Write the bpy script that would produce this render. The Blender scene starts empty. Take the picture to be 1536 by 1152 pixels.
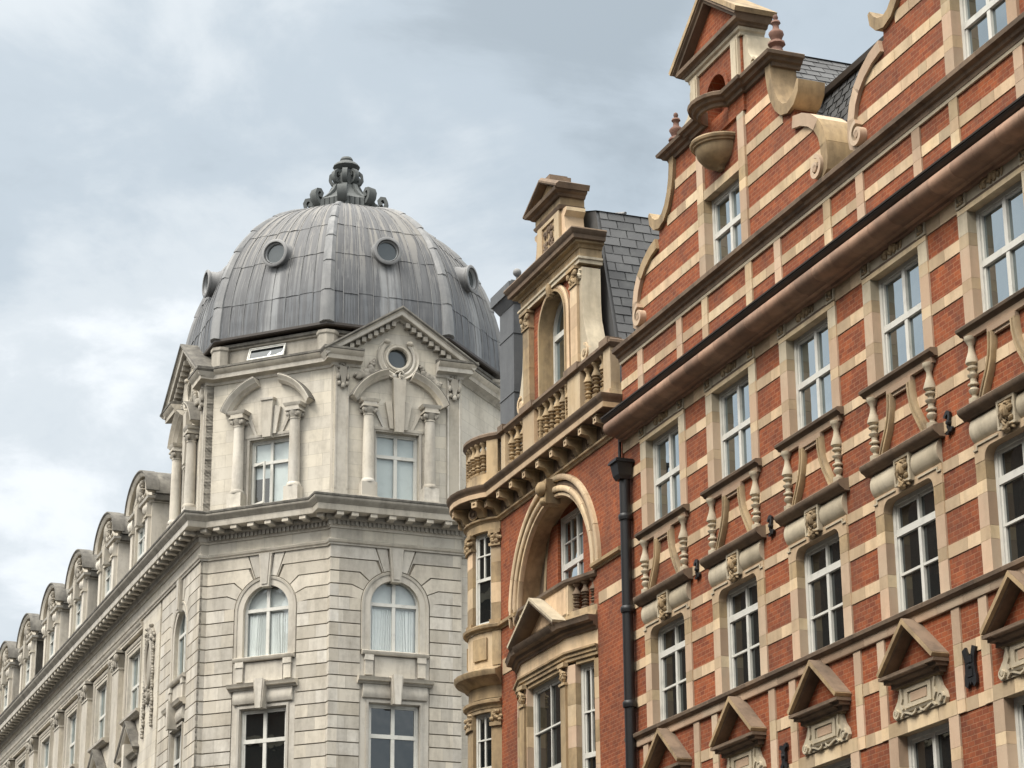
import bpy, bmesh, math, random
from math import sin, cos, pi, radians, sqrt, atan2, asin, hypot
from mathutils import Vector, Matrix
from mathutils.geometry import tessellate_polygon

SC = bpy.context.scene
COL = SC.collection
rnd = random.Random(11)

# ------------------------------------------------------------------ camera, sky, sun, exposure
cam = bpy.data.cameras.new("camera")
cam.sensor_width = 36.0
cam.lens = 85.22
cam.clip_end = 4000
camo = bpy.data.objects.new("camera", cam)
COL.objects.link(camo)
PITCH, ROLL = radians(19.156), radians(-0.455)
camo.matrix_world = (Matrix.Translation((0, 0, 1.6)) @ Matrix.Rotation(radians(90) + PITCH, 4, 'X')
                     @ Matrix.Rotation(ROLL, 4, 'Z'))
SC.camera = camo

SUN_AZ, SUN_EL = radians(232), radians(52)      # azimuth clockwise from +Y
SC.view_settings.view_transform = 'Standard'
SC.view_settings.look = 'None'
SC.view_settings.gamma = 1.0
SC.view_settings.exposure = 0.3
SC.cycles.max_bounces = 6
SC.cycles.diffuse_bounces = 1


def build_world():
    w = bpy.data.worlds.new("World")
    SC.world = w
    w.use_nodes = True
    nt = w.node_tree
    nt.nodes.clear()
    N, L = nt.nodes.new, nt.links.new

    def math_(op, a, b=None, c=None):
        n = N('ShaderNodeMath'); n.operation = op
        for i, v in enumerate((a, b, c)):
            if v is None: continue
            if isinstance(v, (int, float)): n.inputs[i].default_value = v
            else: L(v, n.inputs[i])
        return n.outputs[0]
    out = N('ShaderNodeOutputWorld')
    tc = N('ShaderNodeTexCoord')
    sep = N('ShaderNodeSeparateXYZ'); L(tc.outputs['Generated'], sep.inputs[0])
    x, y, z = sep.outputs
    zz = math_('MAXIMUM', z, 0.0)
    den = math_('ADD', zz, 0.22)
    comb = N('ShaderNodeCombineXYZ')
    L(math_('DIVIDE', x, den), comb.inputs[0]); L(math_('DIVIDE', y, den), comb.inputs[1])

    def noise(scale, det, rough, off):
        mp = N('ShaderNodeMapping'); L(comb.outputs[0], mp.inputs[0]); mp.inputs['Location'].default_value = off
        n = N('ShaderNodeTexNoise'); L(mp.outputs[0], n.inputs['Vector'])
        n.inputs['Scale'].default_value = scale; n.inputs['Detail'].default_value = det
        n.inputs['Roughness'].default_value = rough; n.inputs['Distortion'].default_value = 0.35
        return n.outputs['Fac']
    n1 = noise(2.1, 9, 0.52, (3.1, 0.4, 0))
    n2 = noise(5.0, 10, 0.6, (1.3, 7.7, 2))
    n3 = noise(0.9, 4, 0.5, (8.3, 2.2, 5))
    s = math_('ADD', math_('MULTIPLY', n1, 0.62), math_('ADD', math_('MULTIPLY', n2, 0.30), math_('MULTIPLY', n3, 0.34)))
    ramp = N('ShaderNodeValToRGB'); L(s, ramp.inputs[0])
    cr = ramp.color_ramp
    cr.interpolation = 'EASE'
    cr.elements[0].position = 0.51; cr.elements[0].color = (0.290, 0.352, 0.408, 1)
    cr.elements[1].position = 0.745; cr.elements[1].color = (0.71, 0.75, 0.785, 1)
    e = cr.elements.new(0.59); e.color = (0.388, 0.458, 0.522, 1)
    e = cr.elements.new(0.67); e.color = (0.53, 0.585, 0.63, 1)
    # the cloud deck is brighter overhead and where the hidden sun stands behind it
    sv = (sin(SUN_AZ) * cos(SUN_EL), cos(SUN_AZ) * cos(SUN_EL), sin(SUN_EL))
    dot = math_('ADD', math_('MULTIPLY', x, sv[0]), math_('ADD', math_('MULTIPLY', y, sv[1]), math_('MULTIPLY', z, sv[2])))
    glow = math_('MULTIPLY', math_('POWER', math_('MAXIMUM', math_('MULTIPLY_ADD', dot, 0.5, 0.5), 0.0), 4.0), SKY_GLOW)
    zen = math_('MULTIPLY', math_('MAXIMUM', math_('SUBTRACT', zz, 0.52), 0.0), SKY_ZEN)
    k = math_('ADD', glow, zen)
    base = N('ShaderNodeVectorMath'); base.operation = 'SCALE'; L(ramp.outputs[0], base.inputs[0]); base.inputs['Scale'].default_value = 1.08
    warm = N('ShaderNodeVectorMath'); warm.operation = 'SCALE'; warm.inputs[0].default_value = (0.57, 0.54, 0.495); L(k, warm.inputs['Scale'])
    tot = N('ShaderNodeVectorMath'); tot.operation = 'ADD'; L(base.outputs[0], tot.inputs[0]); L(warm.outputs[0], tot.inputs[1])
    sky = N('ShaderNodeTexSky'); sky.sky_type = 'NISHITA'; sky.sun_disc = False
    sky.sun_elevation = SUN_EL; sky.sun_rotation = SUN_AZ
    bg1 = N('ShaderNodeBackground'); L(sky.outputs[0], bg1.inputs[0]); bg1.inputs[1].default_value = 0.06
    bg2 = N('ShaderNodeBackground'); L(tot.outputs[0], bg2.inputs[0]); bg2.inputs[1].default_value = 1.0
    mix = N('ShaderNodeMixShader'); mix.inputs[0].default_value = 0.93
    L(bg1.outputs[0], mix.inputs[1]); L(bg2.outputs[0], mix.inputs[2])
    L(mix.outputs[0], out.inputs['Surface'])


SKY_GLOW, SKY_ZEN = 2.2, 8.0
build_world()

sun = bpy.data.lights.new("sun", 'SUN')
sun.energy = 2.3
sun.angle = radians(26)
sun.color = (1.0, 0.95, 0.87)
suno = bpy.data.objects.new("sun", sun)
COL.objects.link(suno)
suno.rotation_euler = (pi / 2 - SUN_EL, 0, -SUN_AZ + pi)
suno.location = (-60, -60, 80)

# ------------------------------------------------------------------ materials
MATS = {}


class NG:
    def __init__(s, name):
        m = bpy.data.materials.new(name); m.use_nodes = True
        s.m = m; s.nt = m.node_tree
        s.b = s.nt.nodes['Principled BSDF']
        MATS[name] = m

    def n(s, t, **kw):
        nd = s.nt.nodes.new(t)
        for k, v in kw.items(): setattr(nd, k, v)
        return nd

    def l(s, a, b): s.nt.links.new(a, b)

    def mth(s, op, a, b=None):
        n = s.n('ShaderNodeMath', operation=op)
        for i, v in enumerate((a, b)):
            if v is None: continue
            if isinstance(v, (int, float)): n.inputs[i].default_value = v
            else: s.l(v, n.inputs[i])
        return n.outputs[0]

    def mix(s, fac, a, b, typ='MIX'):
        n = s.n('ShaderNodeMix', data_type='RGBA', blend_type=typ)
        for i, v in ((0, fac), (6, a), (7, b)):
            if isinstance(v, (int, float)): n.inputs[i].default_value = v
            elif isinstance(v, tuple): n.inputs[i].default_value = (*v, 1)
            else: s.l(v, n.inputs[i])
        return n.outputs[2]

    def ramp(s, f, p0, p1, c0=(0, 0, 0), c1=(1, 1, 1)):
        r = s.n('ShaderNodeValToRGB'); s.l(f, r.inputs[0])
        r.color_ramp.elements[0].position = p0; r.color_ramp.elements[0].color = (*c0, 1)
        r.color_ramp.elements[1].position = p1; r.color_ramp.elements[1].color = (*c1, 1)
        return r.outputs[0]

    def coord(s):
        tc = s.n('ShaderNodeTexCoord'); oi = s.n('ShaderNodeObjectInfo')
        mul = s.n('ShaderNodeVectorMath', operation='SCALE'); mul.inputs[0].default_value = (37.1, 19.3, 11.7)
        s.l(oi.outputs['Random'], mul.inputs['Scale'])
        ad = s.n('ShaderNodeVectorMath', operation='ADD'); s.l(tc.outputs['Object'], ad.inputs[0]); s.l(mul.outputs[0], ad.inputs[1])
        s.oc = tc.outputs['Object']
        return ad.outputs[0]

    def noise(s, v, scale, det=5, rough=0.55, stretch=None):
        if stretch:
            mp = s.n('ShaderNodeMapping'); s.l(v, mp.inputs[0]); mp.inputs['Scale'].default_value = stretch; v = mp.outputs[0]
        n = s.n('ShaderNodeTexNoise'); s.l(v, n.inputs['Vector'])
        n.inputs['Scale'].default_value = scale; n.inputs['Detail'].default_value = det; n.inputs['Roughness'].default_value = rough
        return n.outputs['Fac']

    def isl(s):
        g = s.n('ShaderNodeNewGeometry'); return g.outputs['Random Per Island']

    def bump(s, h, st, dist=0.02):
        b = s.n('ShaderNodeBump'); b.inputs['Strength'].default_value = st; b.inputs['Distance'].default_value = dist
        s.l(h, b.inputs['Height']); s.l(b.outputs[0], s.b.inputs['Normal'])

    def col(s, c, rough=0.8):
        if isinstance(c, tuple): s.b.inputs['Base Color'].default_value = (*c, 1)
        else: s.l(c, s.b.inputs['Base Color'])
        s.b.inputs['Roughness'].default_value = rough
        return s.m


def stone(name, c1, c2, c3, stain=(0.09, 0.08, 0.065), amt=0.5, var=0.35, rough=0.85, bstr=0.25, s0=0.45, s1=0.75):
    g = NG(name); v = g.coord()
    big = g.noise(v, 1.3, 6)
    base = g.mix(g.ramp(big, 0.35, 0.65), c1, c2)
    base = g.mix(g.mth('MULTIPLY', g.ramp(g.isl(), 0.0, 1.0), var), base, c3)
    wn = g.n('ShaderNodeTexWhiteNoise', noise_dimensions='1D'); g.l(g.isl(), wn.inputs['W'])
    base = g.mix(1.0, base, g.ramp(wn.outputs['Value'], 0, 1, (1 - var * .45,) * 3, (1 + var * .12,) * 3), 'MULTIPLY')
    st = g.noise(v, 1.0, 7, 0.62, (2.6, 2.6, 0.55))
    st2 = g.noise(v, 7.0, 4, 0.6)
    f = g.mth('MULTIPLY', g.ramp(g.mth('ADD', g.mth('MULTIPLY', st, 0.75), g.mth('MULTIPLY', st2, 0.25)), s0, s1), amt)
    base = g.mix(f, base, stain)
    fine = g.noise(v, 30, 3)
    g.bump(g.mth('ADD', fine, g.mth('MULTIPLY', st2, 1.5)), bstr, 0.01)
    return g.col(base, rough)


stone('yellow_terracotta', (0.72, 0.545, 0.32), (0.75, 0.61, 0.41), (0.72, 0.51, 0.325), (0.26, 0.18, 0.11), 0.6, 0.9, s0=0.44, s1=0.70)
stone('pink_terracotta', (0.70, 0.50, 0.35), (0.71, 0.56, 0.40), (0.56, 0.38, 0.25), (0.20, 0.14, 0.09), 0.38, 0.8)
stone('ochre_terracotta', (0.50, 0.36, 0.195), (0.54, 0.41, 0.25), (0.44, 0.30, 0.155), (0.085, 0.062, 0.04), 0.75, 0.6, s0=0.42, s1=0.68)
stone('pale_terracotta', (0.62, 0.53, 0.38), (0.65, 0.57, 0.43), (0.53, 0.44, 0.30), (0.14, 0.11, 0.075), 0.6, 0.4)
stone('rose_terracotta', (0.46, 0.285, 0.19), (0.40, 0.24, 0.155), (0.34, 0.195, 0.125), (0.11, 0.075, 0.05), 0.7, 0.7, rough=0.7, s0=.42, s1=.70)
stone('weathered_terracotta', (0.22, 0.155, 0.10), (0.145, 0.10, 0.068), (0.30, 0.21, 0.14), (0.045, 0.036, 0.027), 0.8, 0.6)
stone('portland_stone', (0.62, 0.575, 0.495), (0.68, 0.64, 0.565), (0.62, 0.545, 0.42), (0.19, 0.165, 0.13), 0.55, 0.6, s0=0.45, s1=0.70)
stone('carved_stone', (0.45, 0.41, 0.34), (0.50, 0.46, 0.39), (0.36, 0.32, 0.26), (0.10, 0.09, 0.075), 0.6, 0.4, s0=0.40, s1=0.70)
stone('sooty_stone', (0.21, 0.195, 0.165), (0.30, 0.28, 0.235), (0.15, 0.135, 0.115), (0.035, 0.032, 0.028), 0.85, 0.5, s0=0.38, s1=0.66)
stone('joint_mortar', (0.27, 0.235, 0.18), (0.31, 0.27, 0.21), (0.22, 0.19, 0.145), (0.05, 0.04, 0.03), 0.5, 0.3)
stone('old_lead', (0.20, 0.20, 0.20), (0.27, 0.268, 0.262), (0.155, 0.155, 0.158), (0.42, 0.42, 0.41), 0.5, 0.6, rough=0.62, bstr=0.15, s0=0.5, s1=0.7)
stone('hip_lead', (0.20, 0.20, 0.20), (0.26, 0.26, 0.255), (0.31, 0.31, 0.305), (0.10, 0.105, 0.11), 0.7, 0.6, rough=0.6, s0=.42, s1=.66)
stone('finial_terracotta', (0.20, 0.105, 0.075), (0.15, 0.08, 0.06), (0.26, 0.14, 0.10), (0.05, 0.035, 0.03), 0.6, 0.4)
stone('dark_lead', (0.10, 0.105, 0.11), (0.13, 0.135, 0.14), (0.08, 0.085, 0.09), (0.22, 0.22, 0.22), 0.4, 0.3, rough=0.6)
stone('bright_lead', (0.36, 0.37, 0.375), (0.42, 0.43, 0.43), (0.30, 0.31, 0.315), (0.18, 0.18, 0.18), 0.4, 0.3, rough=0.55)


def ashlar(name, bw, bh, c1, c2, joint, stain):
    g = NG(name); v = g.coord()
    sp = g.n('ShaderNodeSeparateXYZ'); g.l(g.oc, sp.inputs[0])
    cb = g.n('ShaderNodeCombineXYZ'); g.l(g.mth('ADD', sp.outputs[0], sp.outputs[1]), cb.inputs[0]); g.l(sp.outputs[2], cb.inputs[1])
    bt = g.n('ShaderNodeTexBrick'); g.l(cb.outputs[0], bt.inputs['Vector'])
    bt.inputs['Color1'].default_value = (*c1, 1); bt.inputs['Color2'].default_value = (*c2, 1); bt.inputs['Mortar'].default_value = (*joint, 1)
    bt.inputs['Scale'].default_value = 1.0; bt.inputs['Mortar Size'].default_value = 0.007; bt.inputs['Mortar Smooth'].default_value = 0.6
    bt.inputs['Brick Width'].default_value = bw; bt.inputs['Row Height'].default_value = bh; bt.inputs['Bias'].default_value = 0.0
    big = g.noise(v, 0.8, 6)
    c = g.mix(1.0, bt.outputs['Color'], g.ramp(big, 0.3, 0.7, (0.84, 0.83, 0.81), (1.08, 1.08, 1.07)), 'MULTIPLY')
    st = g.noise(v, 1.0, 7, 0.62, (2.4, 2.4, 0.5)); st2 = g.noise(v, 6.0, 5, 0.6)
    f = g.mth('MULTIPLY', g.ramp(g.mth('ADD', g.mth('MULTIPLY', st, .7), g.mth('MULTIPLY', st2, .3)), 0.48, 0.74), 0.5)
    c = g.mix(f, c, stain)
    g.bump(g.mth('ADD', g.mth('MULTIPLY', bt.outputs['Fac'], -1.0), g.noise(v, 25, 3)), 0.3, 0.008)
    return g.col(c, 0.85)


ashlar('ashlar_stone', 1.05, 0.425, (0.62, 0.575, 0.495), (0.69, 0.63, 0.52), (0.42, 0.38, 0.31), (0.20, 0.17, 0.13))


def brick(name, c1, c2, mortar, scale=1.0):
    g = NG(name); v = g.coord()
    sp = g.n('ShaderNodeSeparateXYZ'); g.l(g.oc, sp.inputs[0])
    cb = g.n('ShaderNodeCombineXYZ'); g.l(g.mth('ADD', sp.outputs[0], sp.outputs[1]), cb.inputs[0]); g.l(sp.outputs[2], cb.inputs[1])
    bt = g.n('ShaderNodeTexBrick'); g.l(cb.outputs[0], bt.inputs['Vector'])
    bt.offset = 0.5
    bt.inputs['Color1'].default_value = (*c1, 1); bt.inputs['Color2'].default_value = (*c2, 1)
    bt.inputs['Mortar'].default_value = (*mortar, 1)
    bt.inputs['Scale'].default_value = 1.0
    bt.inputs['Mortar Size'].default_value = 0.0075 * scale
    bt.inputs['Mortar Smooth'].default_value = 0.3
    bt.inputs['Bias'].default_value = -0.1
    bt.inputs['Brick Width'].default_value = 0.17 * scale
    bt.inputs['Row Height'].default_value = 0.0765 * scale
    big = g.noise(v, 0.9, 6)
    fine = g.noise(v, 9, 4)
    c = g.mix(1.0, bt.outputs['Color'], g.ramp(big, 0.3, 0.7, (0.72, 0.74, 0.80), (1.18, 1.10, 1.0)), 'MULTIPLY')
    c = g.mix(1.0, c, g.ramp(fine, 0.3, 0.7, (0.82, 0.80, 0.80), (1.15, 1.15, 1.12)), 'MULTIPLY')
    soot = g.noise(v, 1.0, 6, 0.6, (1.8, 1.8, 0.6))
    c = g.mix(g.mth('MULTIPLY', g.ramp(soot, 0.48, 0.74), 0.5), c, (0.105, 0.052, 0.036))
    g.bump(g.mth('ADD', g.mth('MULTIPLY', bt.outputs['Fac'], -1.0), g.mth('MULTIPLY', fine, 0.5)), 0.5, 0.008)
    return g.col(c, 0.88)


brick('red_brick', (0.32, 0.086, 0.028), (0.20, 0.048, 0.018), (0.33, 0.15, 0.078))
brick('worn_brick', (0.27, 0.095, 0.055), (0.22, 0.07, 0.04), (0.40, 0.26, 0.19))
brick('stock_brick', (0.30, 0.225, 0.14), (0.22, 0.16, 0.10), (0.25, 0.2, 0.14))
brick('opposite_brick', (0.11, 0.075, 0.055), (0.09, 0.06, 0.045), (0.13, 0.1, 0.08))


def slate():
    g = NG('slate'); v = g.coord()
    isl = g.isl()
    base = g.mix(g.ramp(isl, 0, 1), (0.052, 0.053, 0.054), (0.10, 0.101, 0.102))
    n = g.noise(v, 3.0, 6)
    base = g.mix(g.mth('MULTIPLY', g.ramp(n, 0.55, 0.8), 0.4), base, (0.16, 0.165, 0.155))
    g.bump(g.noise(v, 18, 4), 0.3, 0.006)
    return g.col(base, 0.55)


slate()


def lead_dome():
    g = NG('dome_lead'); v = g.coord()
    isl = g.isl()
    at = g.n('ShaderNodeAttribute', attribute_name='streak'); uvv = at.outputs['Vector']
    big = g.noise(uvv, 0.5, 4)
    st = g.noise(uvv, 1.0, 6, 0.65, (4.2, 0.22, 1.0))
    st2 = g.noise(uvv, 1.0, 5, 0.6, (12.0, 0.35, 1.0))
    s = g.mth('ADD', g.mth('MULTIPLY', st, 0.62), g.mth('MULTIPLY', st2, 0.38))
    sp = g.n('ShaderNodeSeparateXYZ'); g.l(g.oc, sp.inputs[0])
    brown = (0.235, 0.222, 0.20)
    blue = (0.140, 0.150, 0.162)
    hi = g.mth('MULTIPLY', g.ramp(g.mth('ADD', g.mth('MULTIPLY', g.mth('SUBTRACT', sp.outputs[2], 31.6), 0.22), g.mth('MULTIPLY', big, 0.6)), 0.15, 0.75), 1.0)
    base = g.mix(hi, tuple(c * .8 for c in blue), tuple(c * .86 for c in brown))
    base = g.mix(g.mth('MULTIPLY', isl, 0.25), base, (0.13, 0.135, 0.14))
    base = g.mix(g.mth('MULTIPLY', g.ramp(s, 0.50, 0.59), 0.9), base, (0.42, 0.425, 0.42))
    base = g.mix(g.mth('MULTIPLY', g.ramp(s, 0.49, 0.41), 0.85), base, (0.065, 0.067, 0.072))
    su = g.n('ShaderNodeSeparateXYZ'); g.l(uvv, su.inputs[0])           # pale run-off below each roundel
    run = g.mth('MULTIPLY', g.mth('LESS_THAN', su.outputs[1], 2.75), g.ramp(g.mth('ADD', g.mth('ABSOLUTE', su.outputs[0]), g.mth('MULTIPLY', g.mth('SUBTRACT', st, 0.5), 1.6)), 0.12, 0.42, (1, 1, 1), (0, 0, 0)))
    base = g.mix(g.mth('MULTIPLY', run, 0.4), base, (0.40, 0.405, 0.40))
    g.bump(g.noise(v, 2.5, 4), 0.35, 0.03)
    return g.col(base, 0.62)


lead_dome()


def paint(name, c, rough=0.45, dirt=0.25):
    g = NG(name); v = g.coord()
    n = g.noise(v, 4, 6)
    b = g.mix(g.mth('MULTIPLY', g.ramp(n, 0.5, 0.8), dirt), c, tuple(x * 0.45 for x in c))
    return g.col(b, rough)


paint('white_paint', (0.70, 0.685, 0.62), 0.45, 0.5)
paint('black_iron', (0.011, 0.011, 0.012), 0.45, 0.4)
paint('black_gutter', (0.05, 0.039, 0.031), 0.45, 0.5)
paint('curtain_cloth', (0.86, 0.85, 0.82), 0.9, 0.2)
paint('blind_cloth', (0.74, 0.75, 0.72), 0.9, 0.2)
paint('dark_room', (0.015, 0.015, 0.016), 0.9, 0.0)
paint('brown_cloth', (0.10, 0.085, 0.075), 0.9, 0.3)
paint('asphalt', (0.05, 0.05, 0.052), 0.9, 0.5)
paint('paving', (0.10, 0.097, 0.09), 0.9, 0.5)
paint('clay_pot', (0.25, 0.10, 0.06), 0.9, 0.4)
paint('copper_green', (0.095, 0.103, 0.10), 0.7, 0.6)


def glass(name, clear, ior=1.9, base=(0.012, 0.013, 0.014), floor=0.05, tint=(0.93, 0.97, 0.98)):
    g = NG(name)
    nt = g.nt
    out = nt.nodes['Material Output']
    tc = g.n('ShaderNodeTexCoord')
    bm = g.n('ShaderNodeBump'); bm.inputs['Strength'].default_value = 0.14; bm.inputs['Distance'].default_value = 0.02
    g.l(g.noise(g.coord(), 1.7, 2), bm.inputs['Height'])
    fr = g.n('ShaderNodeFresnel'); fr.inputs['IOR'].default_value = ior
    gl = g.n('ShaderNodeBsdfGlossy'); gl.inputs['Roughness'].default_value = 0.015; gl.inputs['Color'].default_value = (*tint, 1)
    g.l(bm.outputs[0], gl.inputs['Normal'])
    if clear:
        d = g.n('ShaderNodeBsdfTransparent'); d.inputs['Color'].default_value = (0.86, 0.9, 0.9, 1)
    else:
        d = g.n('ShaderNodeBsdfDiffuse'); d.inputs['Color'].default_value = (*base, 1)
    mx = g.n('ShaderNodeMixShader')
    ge = g.n('ShaderNodeNewGeometry')          # light leaving through the back of a pane is not trapped
    fac = g.mth('MULTIPLY', g.mth('MINIMUM', g.mth('ADD', fr.outputs[0], floor), 1.0), g.mth('SUBTRACT', 1.0, g.mth('MULTIPLY', ge.outputs['Backfacing'], 0.95)))
    g.l(fac, mx.inputs[0]); g.l(d.outputs[0], mx.inputs[1]); g.l(gl.outputs[0], mx.inputs[2])
    g.l(mx.outputs[0], out.inputs['Surface'])


glass('window_glass', False, 1.55, (0.014, 0.016, 0.016), 0.30, (0.84, 0.95, 1.0))
glass('dim_glass', False, 1.5, (0.055, 0.06, 0.06), 0.06)
glass('dark_glass', False, 1.5, (0.010, 0.012, 0.012), 0.07)
glass('clear_glass', True, 1.5, floor=0.04)

# ------------------------------------------------------------------ mesh building
def inset_dir(a, b):
    d = Vector(b) - Vector(a); d.normalize(); return d


class MB:
    def __init__(s, *mats):
        s.v = []; s.f = []; s.mi = []; s.mats = list(mats); s.m = 0

    def use(s, name):
        if name not in s.mats: s.mats.append(name)
        s.m = s.mats.index(name); return s

    def add(s, vs, fs):
        o = len(s.v); s.v.extend([tuple(p) for p in vs])
        for f in fs: s.f.append([i + o for i in f]); s.mi.append(s.m)
        return s

    def box(s, x0, x1, y0, y1, z0, z1):
        return s.add([(x, y, z) for x in (x0, x1) for y in (y0, y1) for z in (z0, z1)],
                     [(0, 1, 3, 2), (4, 6, 7, 5), (0, 4, 5, 1), (2, 3, 7, 6), (0, 2, 6, 4), (1, 5, 7, 3)])

    def frustum(s, c0, h0, c1, h1, y0, y1=None):
        """box with different half widths (hx,hy) at z0 and z1; c=(x,y,z)"""
        vs = []
        for (cx, cy, cz), (hx, hy) in ((c0, h0), (c1, h1)):
            vs += [(cx - hx, cy - hy, cz), (cx + hx, cy - hy, cz), (cx + hx, cy + hy, cz), (cx - hx, cy + hy, cz)]
        return s.add(vs, [(3, 2, 1, 0), (4, 5, 6, 7), (0, 1, 5, 4), (1, 2, 6, 5), (2, 3, 7, 6), (3, 0, 4, 7)])

    def prism(s, poly, y0, y1, holes=(), back=True, rev=None):
        """solid from a facade-plane outline (x,z) with holes, front y0, back y1; rev = reveal depth of holes"""
        loops = [list(poly)] + [list(h) for h in holes]
        flat = [p for lp in loops for p in lp]
        tri = tessellate_polygon([[Vector((p[0], p[1], 0)) for p in lp] for lp in loops])
        s.add([(p[0], y0, p[1]) for p in flat], tri)
        if back: s.add([(p[0], y1, p[1]) for p in flat], [tuple(reversed(t)) for t in tri])
        for k, lp in enumerate(loops):
            n = len(lp); yb = y1 if (k == 0 or rev is None) else rev
            s.add([(p[0], y0, p[1]) for p in lp] + [(p[0], yb, p[1]) for p in lp],
                  [(i, (i + 1) % n, n + (i + 1) % n, n + i) for i in range(n)])
        return s

    def sheet(s, poly, y):
        tri = tessellate_polygon([[Vector((p[0], p[1], 0)) for p in poly]])
        return s.add([(p[0], y, p[1]) for p in poly], tri)

    def plan(s, poly, z0, z1):
        """solid from a plan outline (x,y)"""
        tri = tessellate_polygon([[Vector((p[0], p[1], 0)) for p in poly]])
        n = len(poly)
        s.add([(p[0], p[1], z0) for p in poly], tri); s.add([(p[0], p[1], z1) for p in poly], tri)
        return s.add([(p[0], p[1], z0) for p in poly] + [(p[0], p[1], z1) for p in poly],
                     [(i, (i + 1) % n, n + (i + 1) % n, n + i) for i in range(n)])

    def _sweep(s, path, prof, closed, conv, caps, flip):
        n = len(path); m = len(prof)
        rings = []
        for i in range(n):
            if closed: a, b, c = path[i - 1], path[i], path[(i + 1) % n]
            else: a, b, c = path[max(i - 1, 0)], path[i], path[min(i + 1, n - 1)]
            d1 = Vector((b[0] - a[0], b[1] - a[1])); d2 = Vector((c[0] - b[0], c[1] - b[1]))
            if d1.length < 1e-9: d1 = d2
            if d2.length < 1e-9: d2 = d1
            d1.normalize(); d2.normalize()
            n1 = Vector((d1.y, -d1.x)); n2 = Vector((d2.y, -d2.x))
            mt = n1 + n2
            if mt.length < 1e-6: mt = n1.copy()
            mt.normalize(); k = 1.0 / max(mt.dot(n1), 0.25)
            rings.append([conv(b[0] + mt.x * p[0] * k * flip, b[1] + mt.y * p[0] * k * flip, p[1]) for p in prof])
        vs = [q for r in rings for q in r]
        fs = []
        for i in range(n if closed else n - 1):
            j = (i + 1) % n
            for a in range(m):
                b = (a + 1) % m
                fs.append((i * m + a, j * m + a, j * m + b, i * m + b))
        if caps and not closed:
            fs.append(tuple(range(m))); fs.append(tuple(reversed(range((n - 1) * m, n * m))))
        return s.add(vs, fs)

    def mould(s, path, prof, closed=False, caps=True):
        """moulding profile [(out,z)..] (closed outline) along a plan path; out is to the right of the travel direction"""
        return s._sweep(path, prof, closed, lambda x, y, z: (x, y, z), caps, 1)

    def rake(s, path, prof, closed=False, caps=True):
        """profile [(n,y)..] along a path in the facade plane (x,z); n is to the left of travel"""
        return s._sweep(path, prof, closed, lambda x, z, y: (x, y, z), caps, -1)

    def lathe(s, prof, c=(0, 0, 0), n=14, a0=0.0, a1=2 * pi, axis='z'):
        full = abs(a1 - a0 - 2 * pi) < 1e-6
        k = n if full else n + 1
        vs = []
        for r, z in prof:
            for i in range(k):
                a = a0 + (a1 - a0) * i / n
                if axis == 'z': vs.append((c[0] + r * cos(a), c[1] + r * sin(a), c[2] + z))
                else: vs.append((c[0] + r * cos(a), c[1] - z, c[2] + r * sin(a)))
        fs = []
        for j in range(len(prof) - 1):
            for i in range(n):
                i2 = (i + 1) % k if full else i + 1
                fs.append((j * k + i, j * k + i2, (j + 1) * k + i2, (j + 1) * k + i))
        if full and axis == 'z':
            fs.append(tuple(reversed(range(k)))); fs.append(tuple(range((len(prof) - 1) * k, len(prof) * k)))
        return s.add(vs, fs)

    def tube(s, pts, r, n=8, cap=True):
        pts = [Vector(p) for p in pts]; vs = []; m = len(pts)
        rr = r if isinstance(r, (list, tuple)) else [r] * m
        for i, p in enumerate(pts):
            t = (pts[min(i + 1, m - 1)] - pts[max(i - 1, 0)]).normalized()
            u = t.orthogonal().normalized() if abs(t.z) > .95 else t.cross(Vector((0, 0, 1))).normalized()
            w = t.cross(u)
            for k in range(n):
                a = 2 * pi * k / n; vs.append(p + (u * cos(a) + w * sin(a)) * rr[i])
        fs = [(i * n + k, i * n + (k + 1) % n, (i + 1) * n + (k + 1) % n, (i + 1) * n + k) for i in range(m - 1) for k in range(n)]
        if cap: fs += [tuple(range(n)), tuple(range((m - 1) * n, m * n))]
        return s.add(vs, fs)

    def lump(s, c, r, n=8, k=5, tilt=0.0):
        vs = [(0, 0, -1)]; fs = []
        for j in range(1, k):
            t = -pi / 2 + pi * j / k
            for i in range(n): a = 2 * pi * i / n; vs.append((cos(t) * cos(a), cos(t) * sin(a), sin(t)))
        vs.append((0, 0, 1)); e = len(vs) - 1
        for i in range(n):
            fs.append((0, 1 + (i + 1) % n, 1 + i)); fs.append((e, e - n + i, e - n + (i + 1) % n))
        for j in range(k - 2):
            for i in range(n): fs.append((1 + j * n + i, 1 + j * n + (i + 1) % n, 1 + (j + 1) * n + (i + 1) % n, 1 + (j + 1) * n + i))
        ct, st = cos(tilt), sin(tilt)
        out = []
        for x, y, z in vs:
            x *= r[0]; y *= r[1]; z *= r[2]
            out.append((c[0] + x * ct - z * st, c[1] + y, c[2] + x * st + z * ct))
        return s.add(out, fs)

    def carve(s, x0, x1, z0, z1, y, n, size, seed=1, depth=0.06):
        """relief carving: many overlapping leaf-like lumps inside a rectangle"""
        r = random.Random(seed)
        for _ in range(n):
            a = size * r.uniform(0.55, 1.15)
            s.lump((r.uniform(x0 + a * .6, x1 - a * .6), y - depth * r.uniform(0, .5), r.uniform(z0 + a * .6, z1 - a * .6)),
                   (a, depth * r.uniform(.7, 1.2), a * r.uniform(.35, .6)), 7, 4, r.uniform(0, pi))
        return s

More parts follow.
